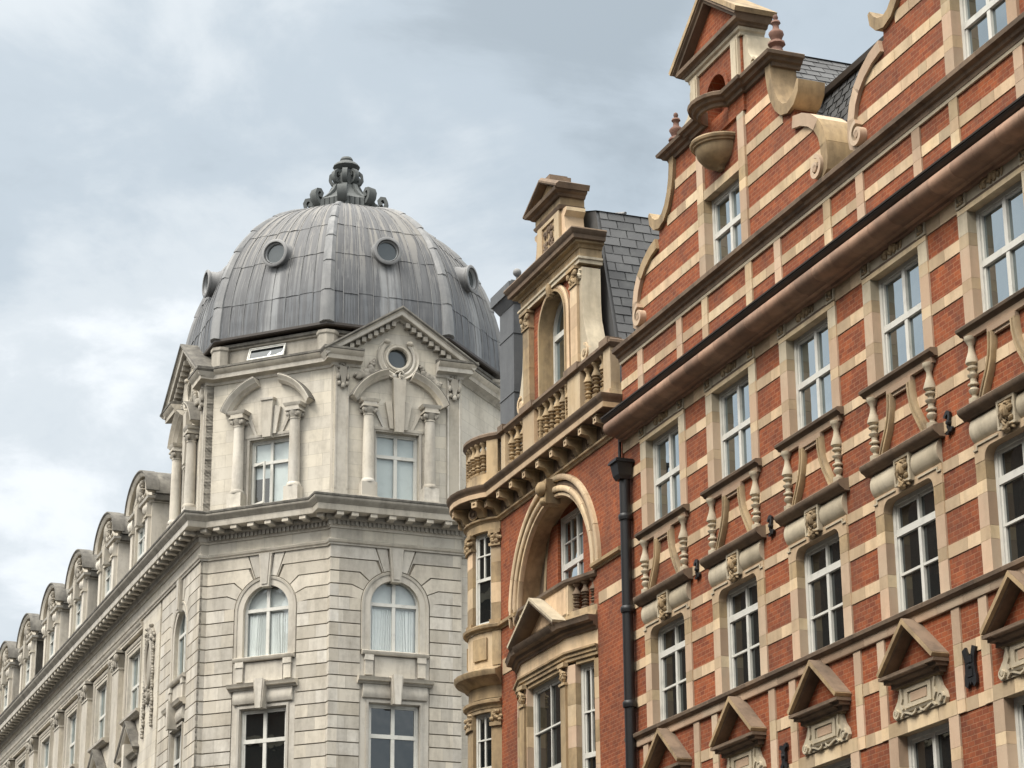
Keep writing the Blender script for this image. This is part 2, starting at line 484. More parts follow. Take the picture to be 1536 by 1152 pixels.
    def scroll(s, c, r, y0, y1, turns=1.4, w=None, a0=0.0, sgn=1):
        """volute: spiral ribbon in the facade plane extruded y0..y1"""
        w = w or r * .3; pts = []
        n = int(18 * turns)
        for i in range(n + 1):
            t = i / n; a = a0 + sgn * turns * 2 * pi * t; q = r * (1 - .82 * t)
            pts.append((c[0] + q * cos(a), c[1] + q * sin(a)))
        s.rake(pts, [(-w / 2, y0), (w / 2, y0), (w / 2, y1), (-w / 2, y1)])
        return s.lathe([(0.001, -y0 * 1.0 + .0), (r * .3, -y0), (r * .3, -y1)], (c[0], 0, c[1]), 8, axis='y') if True else s

    def build(s, name, parent=None, M=None, smooth=35, streak=None):
        me = bpy.data.meshes.new(name)
        me.from_pydata(s.v, [], s.f)
        for mn in s.mats: me.materials.append(MATS[mn])
        me.polygons.foreach_set('material_index', s.mi)
        if streak:
            at = me.attributes.new('streak', 'FLOAT_VECTOR', 'POINT')
            at.data.foreach_set('vector', [q for p in streak for q in p])
        bm = bmesh.new(); bm.from_mesh(me); bmesh.ops.remove_doubles(bm, verts=bm.verts, dist=0.0004); 
        if s.mats[0].endswith('_glass'):          # panes face outwards
            bm.normal_update()
            for f in bm.faces:
                if f.normal.y > 0: f.normal_flip()
        else: bmesh.ops.recalc_face_normals(bm, faces=bm.faces)
        bm.to_mesh(me); bm.free()
        me.polygons.foreach_set('use_smooth', [True] * len(me.polygons))
        me.set_sharp_from_angle(angle=radians(smooth))
        o = bpy.data.objects.new(name, me); COL.objects.link(o)
        place(o, parent, M if M is not None else Matrix())
        return o


WM = {}


def place(o, parent, M):
    WM[o.name] = M.copy()
    if parent is not None:
        o.parent = parent
        o.matrix_basis = WM[parent.name].inverted() @ M
    else:
        o.matrix_basis = M


def dup(o, parent, M):
    c = o.copy(); COL.objects.link(c); place(c, parent, M)
    for ch in o.children:
        dup(ch, c, M @ WM[o.name].inverted() @ WM[ch.name])
    return c


def thing(name, label, cat, loc, group=None):
    o = bpy.data.objects.new(name, None); COL.objects.link(o); o.empty_display_size = 1
    o['label'] = label; o['category'] = cat
    if group: o['group'] = group
    place(o, None, Matrix.Translation(loc)); return o


def frame(ox, oy, dx, dy):
    return Matrix.Translation((ox, oy, 0)) @ Matrix.Rotation(atan2(dy, dx), 4, 'Z')


def T(x, y=0, z=0): return Matrix.Translation((x, y, z))


def arc(cx, cz, rx, rz, a0, a1, n):
    return [(cx + rx * cos(radians(a0 + (a1 - a0) * i / n)), cz + rz * sin(radians(a0 + (a1 - a0) * i / n))) for i in range(n + 1)]


def rect(x0, x1, z0, z1): return [(x0, z0), (x1, z0), (x1, z1), (x0, z1)]


def archhole(cx, hw, z0, zs, n=20, rz=None):
    return [(cx - hw, z0), (cx + hw, z0)] + arc(cx, zs, hw, rz or hw, 0, 180, n)


FR = frame(16.8094, 6.4377, 0.357651, -0.933855)         # red facade: x along the street, y into the wall
FL = frame(-10.26894, 77.14145, 0.357651, -0.933855)     # cream street facade, x=0 at its right end
FA = frame(-10.04223, 77.22827, 0.913233, -0.407438)     # cream canted corner face
FB = frame(-5.85805, 75.16470, 0.933855, 0.357651)       # cream side street face

# ------------------------------------------------------------------ windows
def window_mesh(w, h, fr=0.07, mull=(), rails=(), arch=False, d=0.08, bar=0.028):
    """white painted frame, local origin at bottom centre, front face at y=0. mull/rails: (position, half thickness, z0, z1)/(z, half)"""
    b = MB('white_paint')
    hw = w / 2
    zs = h - hw if arch else h
    if arch:
        outer = archhole(0, hw, 0, zs); inner = archhole(0, hw - fr, fr, zs)
    else:
        outer = rect(-hw, hw, 0, h); inner = rect(-hw + fr, hw - fr, fr, h - fr)
    b.prism(outer, 0, d, [inner])
    if not arch:
        o2 = rect(-hw + fr, hw - fr, fr, h - fr); i2 = rect(-hw + fr + .045, hw - fr - .045, fr + .045, h - fr - .045)
        b.prism(o2, .025, d, [i2])
    for (x, t, z0, z1) in mull: b.box(x - t, x + t, .012, d, z0, z1)
    for (z, t) in rails:
        xx = hw - fr
        if arch and z > zs: xx = sqrt(max(hw * hw - (z - zs) ** 2, .01)) - fr
        b.box(-xx, xx, .004, d, z - t, z + t)
    g = MB('window_glass')
    g.sheet(inner, d - .02)
    return b, g


def win(name, parent, M, b, g, gm='window_glass', extra=()):
    g.mats = [gm]
    o = b.build(name, parent, M)
    p = g.build('pane', o, M)
    for nm, e in extra: e.build(nm, o, M)
    return o


# ================================================================== RED BANDED BUILDING
RB = thing("red_brick_building", "tall red brick building striped with cream stone, with shaped gables and a rounded corner bay", "building",
           tuple((FR @ T(-34, 0, 0)).translation))
PITCH_U = 2.917
CU = [-39.15 + PITCH_U * k for k in range(6)]            # window centres
X0, X1 = -41.0, -23.02
GC = [CU[1], CU[4]]                                       # gable centres
STRIPES = [(15.09, 15.28), (14.40, 14.57), (13.72, 13.88), (13.11, 13.29), (12.52, 12.69), (11.93, 12.10), (11.34, 11.52), (10.65, 10.84),
           (9.17, 9.36), (8.38, 8.57), (7.75, 7.93), (7.12, 7.30), (6.5, 6.68), (5.3, 5.5)]

# brick wall with window openings
holes = []
for c in CU:
    holes.append(rect(c - .77, c + .77, 13.78, 15.66))
    holes.append(rect(c - .77, c + .77, 10.06, 12.02))
    holes.append(rect(c - .76, c + .76, 6.42, 8.42))
    holes.append(rect(c - .95, c + .95, 0.6, 4.4))
b = MB('red_brick')
b.prism(rect(X0, X1, 0, 17.62), 0, .45, holes, back=False)
b.build('brick_wall', RB, FR)

# rooms behind are dark
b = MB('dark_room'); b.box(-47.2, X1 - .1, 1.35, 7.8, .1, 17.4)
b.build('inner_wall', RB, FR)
b = MB('red_brick'); b.box(X1 + .003, X1 + .32, -.0, 9.0, 0, 17.62); b.box(-47.4, X1, 8.7, 9.0, 0, 17.6)
b.build('side_wall', RB, FR)


def blocks(mb, x0, x1, y0, y1, z0, z1, L=0.9, jit=.25, gap=.004):
    """row of stone blocks with hairline joints"""
    n = max(1, round((x1 - x0) / L)); xs = [x0]
    for i in range(1, n): xs.append(x0 + (x1 - x0) * (i + rnd.uniform(-jit, jit)) / n)
    xs.append(x1)
    for a, c in zip(xs, xs[1:]): mb.box(a + gap, c - gap, y0, y1, z0, z1)


piers = [(X0, CU[0] - 1.0)] + [(CU[i] + 1.0, CU[i + 1] - 1.0) for i in range(5)] + [(CU[5] + 1.0, X1)]
for z0, z1 in STRIPES:
    for a, c in piers:
        if z1 < 8: continue
        b = MB('yellow_terracotta'); blocks(b, a, c, -.014, .03, z0, z1, .47); b.build('stone_band', RB, FR)
for i, c in enumerate(CU):       # stripes that run on behind the balustered aprons and the pediments
    b = MB('yellow_terracotta'); blocks(b, c - 1.0, c + 1.0, -.013, .03, 13.11, 13.29, .5); b.build('stone_band', RB, FR)

# frieze under the cornice
for a, c in piers:
    b = MB('yellow_terracotta'); blocks(b, a, c, -.018, .04, 15.69, 16.04, .46); b.build('frieze', RB, FR)

# roll cornice in rose terracotta
prof = [(0, 15.91), (.09, 15.91), (.10, 15.955), (.17, 15.965), (.18, 15.985)]
prof += [(.26 + .175 * sin(radians(t)), 16.145 - .15 * cos(radians(t))) for t in range(-15, 151, 12)] + [(.30, 16.30), (0, 16.30)]
b = MB('rose_terracotta')
xs = [X0 + .03]
while xs[-1] < X1 - .9: xs.append(xs[-1] + .62)
xs.append(X1)
for a, c in zip(xs, xs[1:]): b.mould([(a + .003, 0), (c - .003, 0)], prof)
b.build('roll_cornice', RB, FR, smooth=40)
b = MB('black_gutter')
b.mould([(X0 - .05, 0), (X1, 0)], [(.28, 16.27), (.36, 16.275), (.42, 16.295), (.445, 16.325), (.43, 16.33), (.43, 16.35), (.45, 16.355), (.455, 16.38), (.42, 16.38), (.41, 16.34), (.28, 16.34)])
b.build('gutter', RB, FR)
b = MB('weathered_terracotta'); b.mould([(X0, 0), (X1, 0)], [(.02, 16.40), (.30, 16.40), (.33, 16.44), (.30, 16.47), (0, 16.60)]); b.build('gutter_fillet', RB, FR)
b = MB('old_lead'); b.mould([(X0, 0), (X1, 0)], [(0, 16.29), (.34, 16.29), (.30, 16.33), (0, 16.42)]); b.build('gutter_flashing', RB, FR)

# parapet strips and stripe above the gutter
b = MB('yellow_terracotta')
sx = []
for c in CU:
    sx += [c - 1.02, c + .78]
sx = sorted(sx)
for s_ in sx:
    b.use('pink_terracotta' if rnd.random() < .5 else 'yellow_terracotta')
    for z0, z1 in ((16.37, 16.97), (16.975, 17.18), (17.185, 17.6)): b.box(s_, s_ + .24, -.03, .05, z0, z1)
b.use('yellow_terracotta')
edges = [X0] + [e for s_ in sx for e in (s_, s_ + .24)] + [X1]
for a, c in zip(edges[::2], edges[1::2]):
    if c - a > .1: blocks(b, a, c, -.014, .03, 16.98, 17.16, .48)
b.build('parapet_band', RB, FR)
PC = [(0, 17.56), (.05, 17.56), (.06, 17.63), (.10, 17.65), (.12, 17.70), (.19, 17.73), (.20, 17.80), (.17, 17.83), (.0, 17.88)]
b = MB('weathered_terracotta')
xs = [X0 - .02]
while xs[-1] < X1 - 1: xs.append(xs[-1] + .8)
xs.append(X1)
for a, c in zip(xs, xs[1:]): b.mould([(a + .002, 0), (c - .002, 0)], PC)
b.use('pale_terracotta'); b.mould([(X0, 0), (X1, 0)], [(0, 17.50), (.035, 17.50), (.04, 17.56), (0, 17.56)])
b.build('parapet_cornice', RB, FR)

# string course below the second row
SCP = [(0, 9.93), (.05, 9.93), (.06, 9.97)]
b = MB('weathered_terracotta')
xs = [X0 + .02]
while xs[-1] < X1 - .8: xs.append(xs[-1] + .729)
xs.append(X1)
for a, c in zip(xs, xs[1:]):
    b.mould([(a + .003, 0), (c - .003, 0)], [(0, 10.035), (.075, 10.035), (.13, 10.075), (.14, 10.13), (.11, 10.15), (0, 10.17)])
b.use('pink_terracotta')
for a, c in zip(xs, xs[1:]):
    b.mould([(a + .003 + .3, 0), (c - .003 + .3, 0)], [(0, 9.905), (.05, 9.905), (.06, 9.93), (.06, 10.034), (0, 10.034)])
b.build('string_course', RB, FR)


def quoins(mb, c, side, zs, y=-.03, inn=.74, out=1.0, rev=.30):
    """jamb stones; zs = list of (z0,z1,kind)"""
    for z0, z1, k in zs:
        mb.use(k)
        a, e = (c + inn, c + out) if side > 0 else (c - out, c - inn)
        if z1 - z0 > .28 and k == 'pink_terracotta':     # a chamfered face gives the jamb its narrow second line
            pass
        mb.box(a, e, y, rev, z0 + .002, z1 - .002)


UP_Q = [(13.74, 14.40, 'pink_terracotta'), (14.40, 14.58, 'yellow_terracotta'), (14.58, 15.085, 'pink_terracotta'), (15.085, 15.285, 'yellow_terracotta'),
        (15.285, 15.62, 'pale_terracotta')]
LO_Q = [(10.16, 10.65, 'pink_terracotta'), (10.65, 10.845, 'yellow_terracotta'), (10.845, 11.335, 'pink_terracotta'), (11.335, 11.525, 'yellow_terracotta'),
        (11.525, 11.80, 'ochre_terracotta')]
TH_Q = [(6.45, 7.12, 'pink_terracotta'), (7.12, 7.3, 'yellow_terracotta'), (7.3, 7.75, 'pink_terracotta'), (7.75, 7.93, 'yellow_terracotta'), (7.93, 8.38, 'pink_terracotta')]

BAL = [(.001, 0), (.085, 0), (.09, .03), (.09, .08), (.045, .10), (.04, .13), (.075, .17), (.082, .21), (.05, .25), (.045, .265), (.088, .28), (.09, .30), (.05, .325), (.048, .38),
       (.085, .42), (.09, .44), (.045, .46), (.042, .50), (.085, .53), (.088, .55), (.055, .575), (.10, .615), (.098, .65), (.075, .72), (.05, .80), (.042, .88), (.08, .95), (.095, .975), (.095, 1.02), (.001, 1.02)]


def upper_surround():
    """stone frame of an upper window, local x=0 at the window centre, z absolute"""
    b = MB('pink_terracotta')
    for s_ in (-1, 1): quoins(b, 0, s_, UP_Q)
    b.use('yellow_terracotta'); b.box(-1.0, 1.0, -.035, .32, 15.622, 15.70)
    b.use('weathered_terracotta'); b.mould([(-.86, 0), (.86, 0)], [(-.02, 15.70), (.028, 15.70), (.028, 15.715), (.015, 15.76), (.0, 15.77), (-.02, 15.77)])
    b.use('pale_terracotta'); b.box(-1.0, 1.0, -.016, .05, 15.702, 16.04)
    for s_ in (-1, 1):                                     # framed corner rosettes
        q = s_ * .87
        b.use('pale_terracotta'); b.prism(rect(q - .135, q + .135, 15.72, 16.02), -.05, 0, [rect(q - .105, q + .105, 15.75, 15.985)])
        b.use('ochre_terracotta'); b.carve(q - .10, q + .10, 15.755, 15.98, -.02, 11, .05, 5, .03); b.lump((q, -.035, 15.87), (.05, .03, .05))
    b.use('ochre_terracotta')                              # centre rosette and leaves
    b.carve(-.38, .38, 15.78, 15.93, -.02, 22, .075, 9, .03); b.carve(-.13, .13, 15.79, 16.0, -.025, 10, .06, 3, .04)
    b.lump((0, -.05, 15.88), (.065, .04, .07))
    return b


def upper_apron():
    """sill, turned half balusters and strapwork below an upper window"""
    b = MB('weathered_terracotta')
    sp = [(.0, 13.74), (.08, 13.745), (.10, 13.775), (.15, 13.80), (.16, 13.84), (.14, 13.86), (-.20, 13.89), (-.20, 13.74)]
    b.mould([(-1.09, 0), (1.09, 0)], sp)
    b.use('pink_terracotta'); b.mould([(-1.0, 0), (1.0, 0)], [(0, 13.66), (.06, 13.66), (.08, 13.742), (0, 13.742)])
    b.use('ochre_terracotta')                                # strapwork legs: straight then sweeping outwards
    for s_ in (-1, 1):
        pts = [(s_ * .30, 13.58), (s_ * .31, 13.40), (s_ * .35, 13.22), (s_ * .42, 13.06), (s_ * .52, 12.90), (s_ * .62, 12.74), (s_ * .70, 12.60)]
        b.rake(pts, [(-.075, 0), (-.075, -.06), (-.055, -.09), (-.02, -.09), (-.015, -.06), (.015, -.06), (.02, -.09), (.055, -.09), (.075, -.06), (.075, 0)])
    b.use('pink_terracotta'); b.box(-.37, .37, -.08, 0, 13.57, 13.655)
    b.box(-.37, .37, -.05, 0, 13.52, 13.568)
    return b


def baluster(h=1.02, r=1.0, m='pale_terracotta', n=12):
    b = MB(m); b.lathe([(q * r, z * h / 1.02) for q, z in BAL], n=n); return b


def lower_surround():
    b = MB('pink_terracotta')
    for s_ in (-1, 1): quoins(b, 0, s_, LO_Q)
    b.use('yellow_terracotta')                               # head with rounded shoulders
    R = .17
    hole = [(-.74, 11.6), (.74, 11.6)] + [(.74 - R + R * cos(t), 11.98 - R + R * sin(t)) for t in [i * pi / 10 for i in range(6)]] + \
           [(-.74 + R + R * cos(t), 11.98 - R + R * sin(t)) for t in [pi / 2 + i * pi / 10 for i in range(6)]]
    outl = [(-1.0, 11.80), (-.74, 11.80)] + hole[2:][::-1] + [(.74, 11.80), (1.0, 11.80), (1.0, 12.10), (-1.0, 12.10)]
    outl = [(-1.0, 11.802), (-.74, 11.802)] + [p for p in hole[2:]][::-1] + [(.74, 11.802), (1.0, 11.802), (1.0, 12.10), (-1.0, 12.10)]
    b.prism(outl, -.035, .30)
    b.use('pale_terracotta')
    b.rake([(-1.0, 11.99), (-.9, 11.99), (-.9, 12.055), (-.34, 12.055)], [(-.012, -.036), (-.012, -.055), (.012, -.055), (.012, -.036)])
    b.rake([(1.0, 11.99), (.9, 11.99), (.9, 12.055), (.34, 12.055)], [(-.012, -.036), (-.012, -.055), (.012, -.055), (.012, -.036)])
    # cushion frieze and key block
    cush = [(0, 12.105)] + [(.012 + .085 * sin(pi * t / 10) ** .7, 12.105 + .385 * t / 10) for t in range(0, 11)] + [(0, 12.49)]
    for a, c in ((-1.0, -.245), (.245, 1.0)): b.mould([(a, 0), (c, 0)], cush)
    b.box(-.23, .23, -.085, 0, 12.06, 12.495)
    b.prism(rect(-.23, .23, 12.06, 12.49), -.115, -.08, [rect(-.19, .19, 12.1, 12.45)])
    b.use('ochre_terracotta')
    b.carve(-.17, .17, 11.97, 12.44, -.09, 30, .07, 21, .05)
    b.lump((0, -.13, 12.30), (.10, .06, .12)); b.lump((0, -.16, 12.27), (.04, .05, .06)); b.lump((-.06, -.14, 12.38), (.05, .04, .03)); b.lump((.06, -.14, 12.38), (.05, .04, .03))
    b.use('weathered_terracotta')                            # hood
    b.mould([(-1.12, 0), (1.12, 0)], [(0, 12.47), (.10, 12.475), (.12, 12.50), (.17, 12.53), (.20, 12.57), (.205, 12.62), (.185, 12.64), (0, 12.69)])
    return b


def low_pediment():
    """small pediment and scrolled apron between the string course and the third row"""
    b = MB('weathered_terracotta')
    pr = [(0, 0), (0, -.26), (.035, -.30), (.075, -.30), (.075, -.27), (.11, -.24), (.11, 0)]
    b.rake([(-.74, 9.24), (0, 9.85), (.74, 9.24)], [(-n, y) for n, y in [(-.01, 0), (-.01, -.20), (-.05, -.24), (-.06, -.27), (-.10, -.28), (-.10, 0)]])
    b.mould([(-.56, 0), (.56, 0)], [(0, 9.05), (.09, 9.06), (.11, 9.10), (.19, 9.13), (.20, 9.16), (.26, 9.18), (.27, 9.235), (0, 9.25)])
    b.box(-.80, .80, -.265, 0, 9.19, 9.238); b.box(-.76, .76, -.20, 0, 9.135, 9.19); b.box(-.70, .70, -.11, 0, 9.06, 9.135)
    b.use('ochre_terracotta')
    b.mould([(-.62, 0), (.62, 0)], [(0, 9.03), (.06, 9.03), (.08, 9.065), (0, 9.065)])
    b.rake([(-.80, 9.275), (0, 9.935), (.80, 9.275)], [(-.035, 0), (-.035, -.285), (.03, -.285), (.03, 0)])
    b.use('red_brick'); b.prism([(-.7, 9.24), (.7, 9.24), (0, 9.80)], -.04, 0)
    b.use('pale_terracotta')
    out = [(-.70, 8.60), (.70, 8.60), (.755, 8.68), (.72, 8.78), (.62, 8.88), (.55, 9.04), (-.55, 9.04), (-.62, 8.88), (-.72, 8.78), (-.755, 8.68)]
    b.prism(out, -.06, 0)
    b.prism(rect(-.38, .38, 8.72, 9.0), -.085, -.055, [rect(-.29, .29, 8.78, 8.95)]); b.use('pink_terracotta'); b.box(-.23, .23, -.07, -.05, 8.80, 8.93); b.use('pale_terracotta')
    b.mould([(-.42, -.06), (.42, -.06)], [(0, 8.655), (.03, 8.66), (.045, 8.69), (0, 8.70)])
    for s_ in (-1, 1):
        b.scroll((s_ * .635, 8.695), .085, -.10, -.05, 1.3, .028, 0, s_)
        b.rake([(s_ * .50, 8.61), (s_ * .40, 8.675), (s_ * .28, 8.64), (s_ * .17, 8.605), (s_ * .08, 8.63), (s_ * .05, 8.69)], [(-.014, -.05), (-.014, -.095), (.014, -.095), (.014, -.05)])
        b.rake([(s_ * .49, 9.03), (s_ * .46, 8.88), (s_ * .50, 8.80), (s_ * .44, 8.72)], [(-.02, -.05), (-.02, -.09), (.02, -.09), (.02, -.05)])
    b.use('yellow_terracotta'); blocks(b, -.98, .98, -.035, .28, 8.382, 8.595, .62)
    b.use('pink_terracotta')
    for s_ in (-1, 1):
        quoins(b, 0, s_, TH_Q, inn=.73)
        for z0, z1 in ((8.384, 8.57), (8.575, 9.05), (9.055, 9.37), (9.375, 9.90)):
            b.use('yellow_terracotta' if z0 in (8.384, 9.055) else 'pink_terracotta')
            b.box(s_ * 1.09 - .11, s_ * 1.09 + .11, -.03, .03, z0, z1)
    return b


def anchor(kind):
    """wrought iron pattress plate"""
    b = MB('black_iron')
    y0, y1 = -.015, -.055
    sc_ = .72

    def bar(pts, w):
        pts = [(x * sc_, z * sc_) for x, z in pts]; w *= .85
        b.rake(pts, [(-w, y0), (-w, y1), (w, y1), (w, y0)])
    if kind == 0:
        bar([(-.10, .20), (-.03, .23), (.035, .19), (.03, .10), (-.02, .02), (-.03, -.07), (.02, -.15), (.09, -.17), (.13, -.12)], .032)
        bar([(-.14, .13), (-.10, .20)], .03); bar([(.02, -.15), (-.05, -.21), (-.11, -.19)], .03)
    elif kind == 1:
        for s_ in (-1, 1):
            bar([(s_ * .19, .37), (s_ * .15, .27), (s_ * .11, .17), (s_ * .10, .02), (s_ * .11, -.12), (s_ * .14, -.22), (s_ * .14, -.32), (s_ * .08, -.36)], .06)
        b.box(-.08, .08, y1 - .012, y0, .05, .15); b.box(-.07, .07, y1 - .01, y0, -.15, -.04)
        bar([(-.05, -.22), (0, -.30), (.05, -.22)], .03)
    else:
        bar([(-.17, .22), (-.08, .21), (-.03, .14), (-.03, -.14), (-.08, -.22), (-.15, -.24)], .04)
        bar([(.17, .24), (.08, .22), (.03, .14), (.03, -.14), (.08, -.22), (.16, -.22)], .04)
        b.box(-.07, .07, y1, y0, -.06, .06)
    b.lathe([(.001, .085), (.03, .08), (.04, .05), (.04, .0)], (0, 0, .0), 8, axis='y')
    return b


# build one bay, then copy its parts along the facade
protos = []
o = upper_surround().build('window_surround', RB, FR @ T(CU[0])); protos.append((o, 0, 0))
o = lower_surround().build('window_hood', RB, FR @ T(CU[0])); protos.append((o, 0, 0))
o = low_pediment().build('window_pediment', RB, FR @ T(CU[0])); protos.append((o, 0, 0))
o = upper_apron().build('window_apron', RB, FR @ T(CU[0]))
for s_ in (-1, 1): baluster().build('baluster', o, FR @ T(CU[0] + s_ * .86, -.045, 12.665))
protos.append((o, 0, 0))
wb, wg = window_mesh(1.50, 1.80, .085, [(0, .045, .08, 1.72)], [(.93, .05)])
o = win('window', RB, FR @ T(CU[0], .12, 13.84), wb, wg); protos.append((o, .12, 13.84))
wb, wg = window_mesh(1.50, 1.86, .085, [(0, .04, .08, 1.30), (0, .03, 1.36, 1.78)], [(1.33, .055)])
wb.use('white_paint'); wb.box(-.68, -.04, .02, .075, .66, .70); wb.box(.04, .68, .02, .075, .66, .70)
o = win('window', RB, FR @ T(CU[0], .12, 10.14), wb, wg, 'dark_glass'); protos.append((o, .12, 10.14))
wb, wg = window_mesh(1.48, 1.95, .085, [(0, .045, .08, 1.87)], [(.98, .05)])
o = win('window', RB, FR @ T(CU[0], .13, 6.45), wb, wg, 'dark_glass'); protos.append((o, .13, 6.45))
for k in range(1, 6):
    for o, y, z in protos: dup(o, RB, FR @ T(CU[k], y, z))
# iron wall anchors
anchors = [(0, CU[0] + 1.36, 12.58), (0, CU[1] + 1.36, 12.60), (0, CU[3] + 1.30, 12.62), (2, CU[1] + 1.46, 8.72), (1, CU[3] + 1.42, 8.98), (2, CU[0] + 1.46, 8.68), (2, CU[4] + 1.4, 8.85)]
src = {}
for kind, x, z in anchors:
    if kind not in src: src[kind] = anchor(kind).build('wall_anchor', RB, FR @ T(x, 0, z))
    else: dup(src[kind], RB, FR @ T(x, 0, z))

# ------------------------------------------------------------------ shaped gables
GP = [(3.70, 17.88), (3.96, 18.02), (4.0, 18.22), (3.98, 18.50), (3.90, 18.76), (3.74, 18.99), (3.50, 19.18), (3.20, 19.33), (2.88, 19.41), (2.82, 19.43),
      (2.82, 19.62), (2.62, 19.76), (2.42, 19.90), (2.24, 20.12), (2.12, 20.36), (2.05, 20.60), (2.03, 20.80)]


def gable(gc):
    M = FR @ T(gc)
    full = [(-x, z) for x, z in GP] + [(x, z) for x, z in reversed(GP)]
    full = [(-3.70, 17.85)] + full + [(3.70, 17.85)]
    niche = archhole(0, .40, 20.42, 21.02, 12)
    b = MB('red_brick')
    b.prism(full, 0, .38, [rect(-.77, .77, 17.86, 19.40)])
    o = b.build('gable', RB, M)
    # aedicule body on top
    body = [(-1.05, 20.9), (1.05, 20.9), (1.05, 21.92), (-1.05, 21.92)]
    b = MB('red_brick'); b.prism([(-1.05, 20.40), (1.05, 20.40), (1.05, 21.92), (-1.05, 21.92)], -.05, .36, [archhole(0, .42, 20.46, 21.12, 14)], rev=.30)
    b.box(-.5, .5, .24, .3, 20.4, 21.62)
    b.rake(arc(0, 21.12, .47, .47, 0, 180, 14), [(-.05, -.05), (-.05, -.085), (.05, -.085), (.05, -.05)])
    b.prism([(-1.12, 22.14), (1.12, 22.14), (0, 23.0)], -.10, .3)
    b.build('aedicule', o, M)
    # coping
    for s_ in (-1, 1):
        b = MB('pink_terracotta')
        pts = [(s_ * x, z) for x, z in GP]
        segs = [pts[0:4], pts[3:6], pts[5:9]]
        for sg in segs:
            b.use('ochre_terracotta' if rnd.random() < .6 else 'pink_terracotta')
            b.rake(sg, [(-.19, -.07), (.03, -.07), (.03, .52), (-.19, .52)] if s_ < 0 else [(.19, -.07), (-.03, -.07), (-.03, .52), (.19, .52)])
        b.use('ochre_terracotta')
        jl = [(3.13, 20.04), (3.05, 19.86), (2.90, 19.73), (2.70, 19.68), (2.50, 19.74), (2.33, 19.89), (2.19, 20.12), (2.10, 20.38), (2.06, 20.62), (2.05, 20.80)]
        w_ = [.035, .085, .10, .10, .10, .10, .10, .10, .10, .10]
        Lf, Rt = [], []
        for i, (x, z) in enumerate(jl):
            a, c = jl[max(i - 1, 0)], jl[min(i + 1, len(jl) - 1)]; d = Vector((c[0] - a[0], c[1] - a[1])).normalized()
            Lf.append((s_ * (x - d.y * w_[i]), z + d.x * w_[i])); Rt.append((s_ * (x + d.y * w_[i]), z - d.x * w_[i]))
        b.prism(Lf + Rt[::-1], -.07, .44)
        b.use('pink_terracotta'); b.scroll((s_ * 3.66, 18.13), .22, -.13, .05, 1.2, .075, pi / 2, -s_)
        b.use('bright_lead'); b.box(min(s_ * 3.75, s_ * 4.6), max(s_ * 3.75, s_ * 4.6), .1, .8, 17.8, 17.93)
        b.build('coping', o, M)
    # stripes, quoin strips
    b = MB('yellow_terracotta')
    for z0, z1 in ((18.30, 18.49), (18.92, 19.11), (19.53, 19.72), (20.12, 20.31)):
        zc = (z0 + z1) / 2
        hw = 1.5
        for (xa, za), (xb, zb) in zip(GP, GP[1:]):
            if za <= zc <= zb and zb > za: hw = xa + (xb - xa) * (zc - za) / (zb - za) - .17
        if 19.4 < zc < 19.9: hw = 2.42
        for s_ in (-1, 1):
            a, c = sorted((s_ * 1.0, s_ * hw)); blocks(b, a, c, -.014, .03, z0, z1, .48)
    for s_ in (-1, 1):
        for z0, z1, k in ((17.88, 18.30, 'pink_terracotta'), (18.30, 18.50, 'yellow_terracotta'), (18.50, 18.92, 'pink_terracotta'), (18.92, 19.12, 'yellow_terracotta'), (19.12, 19.36, 'ochre_terracotta'),
                          (19.36, 19.72, 'yellow_terracotta'), (19.72, 20.3, 'pink_terracotta'), (20.3, 20.78, 'pale_terracotta')):
            b.use(k); a, c = sorted((s_ * .74, s_ * 1.0)); b.box(a, c, -.05, .30 if z1 < 19.5 else .05, z0 + .002, z1 - .002)
    b.use('yellow_terracotta'); blocks(b, -.738, .738, -.04, .30, 19.362, 19.54, .5)
    b.build('stone_band', o, M)
    # cornice of the gable head, breaking round the niche foot
    b = MB('weathered_terracotta')
    cp = [(0, 20.72), (.05, 20.73), (.07, 20.79), (.13, 20.81), (.16, 20.86), (.22, 20.88), (.235, 20.94), (.21, 20.96), (0, 21.0)]
    bow = [(.42 * cos(radians(180 - 18 * i)), -.05 - .30 * sin(radians(18 * i))) for i in range(11)]
    b.mould([(-2.16, .5), (-2.16, 0), (-1.06, 0), (-1.06, -.05), (-.74, -.05)] + bow + [(.74, -.05), (1.06, -.05), (1.06, 0), (2.16, 0), (2.16, .5)], cp)
    for s_ in (-1, 1): b.mould([(s_ * .74 - .0, -.0), (s_ * .74 + .0001, -.0)], cp) if False else None
    b.build('gable_cornice', o, M)
    b = MB('ochre_terracotta')                                # half round basket under the niche
    b.lathe([(.001, 19.64), (.09, 19.65), (.12, 19.70), (.24, 19.735), (.37, 19.81), (.455, 19.92), (.485, 20.02), (.49, 20.05), (.53, 20.062), (.535, 20.10), (.57, 20.11), (.585, 20.15), (.57, 20.18), (.001, 20.20)], (0, 0, 0), 20, pi, 2 * pi)
    b.build('niche_basket', o, M, smooth=45)
    b = MB('pale_terracotta')                                 # pilasters, scroll brackets of the aedicule
    for s_ in (-1, 1):
        a, c = sorted((s_ * .72, s_ * 1.0)); b.box(a, c, -.11, -.04, 21.0, 21.9)
        b.box(a + .04, c - .04, -.13, -.10, 21.08, 21.82)
        sc = [(s_ * 1.06, 21.0), (s_ * 1.62, 21.0), (s_ * 1.60, 21.14), (s_ * 1.50, 21.24), (s_ * 1.36, 21.30), (s_ * 1.26, 21.42), (s_ * 1.22, 21.60), (s_ * 1.22, 21.74), (s_ * 1.14, 21.86), (s_ * 1.06, 21.88)]
        b.prism(sc, -.02, .5)
        b.scroll((s_ * 1.44, 21.13), .12, -.05, .0, 1.1, .04, 0, s_)
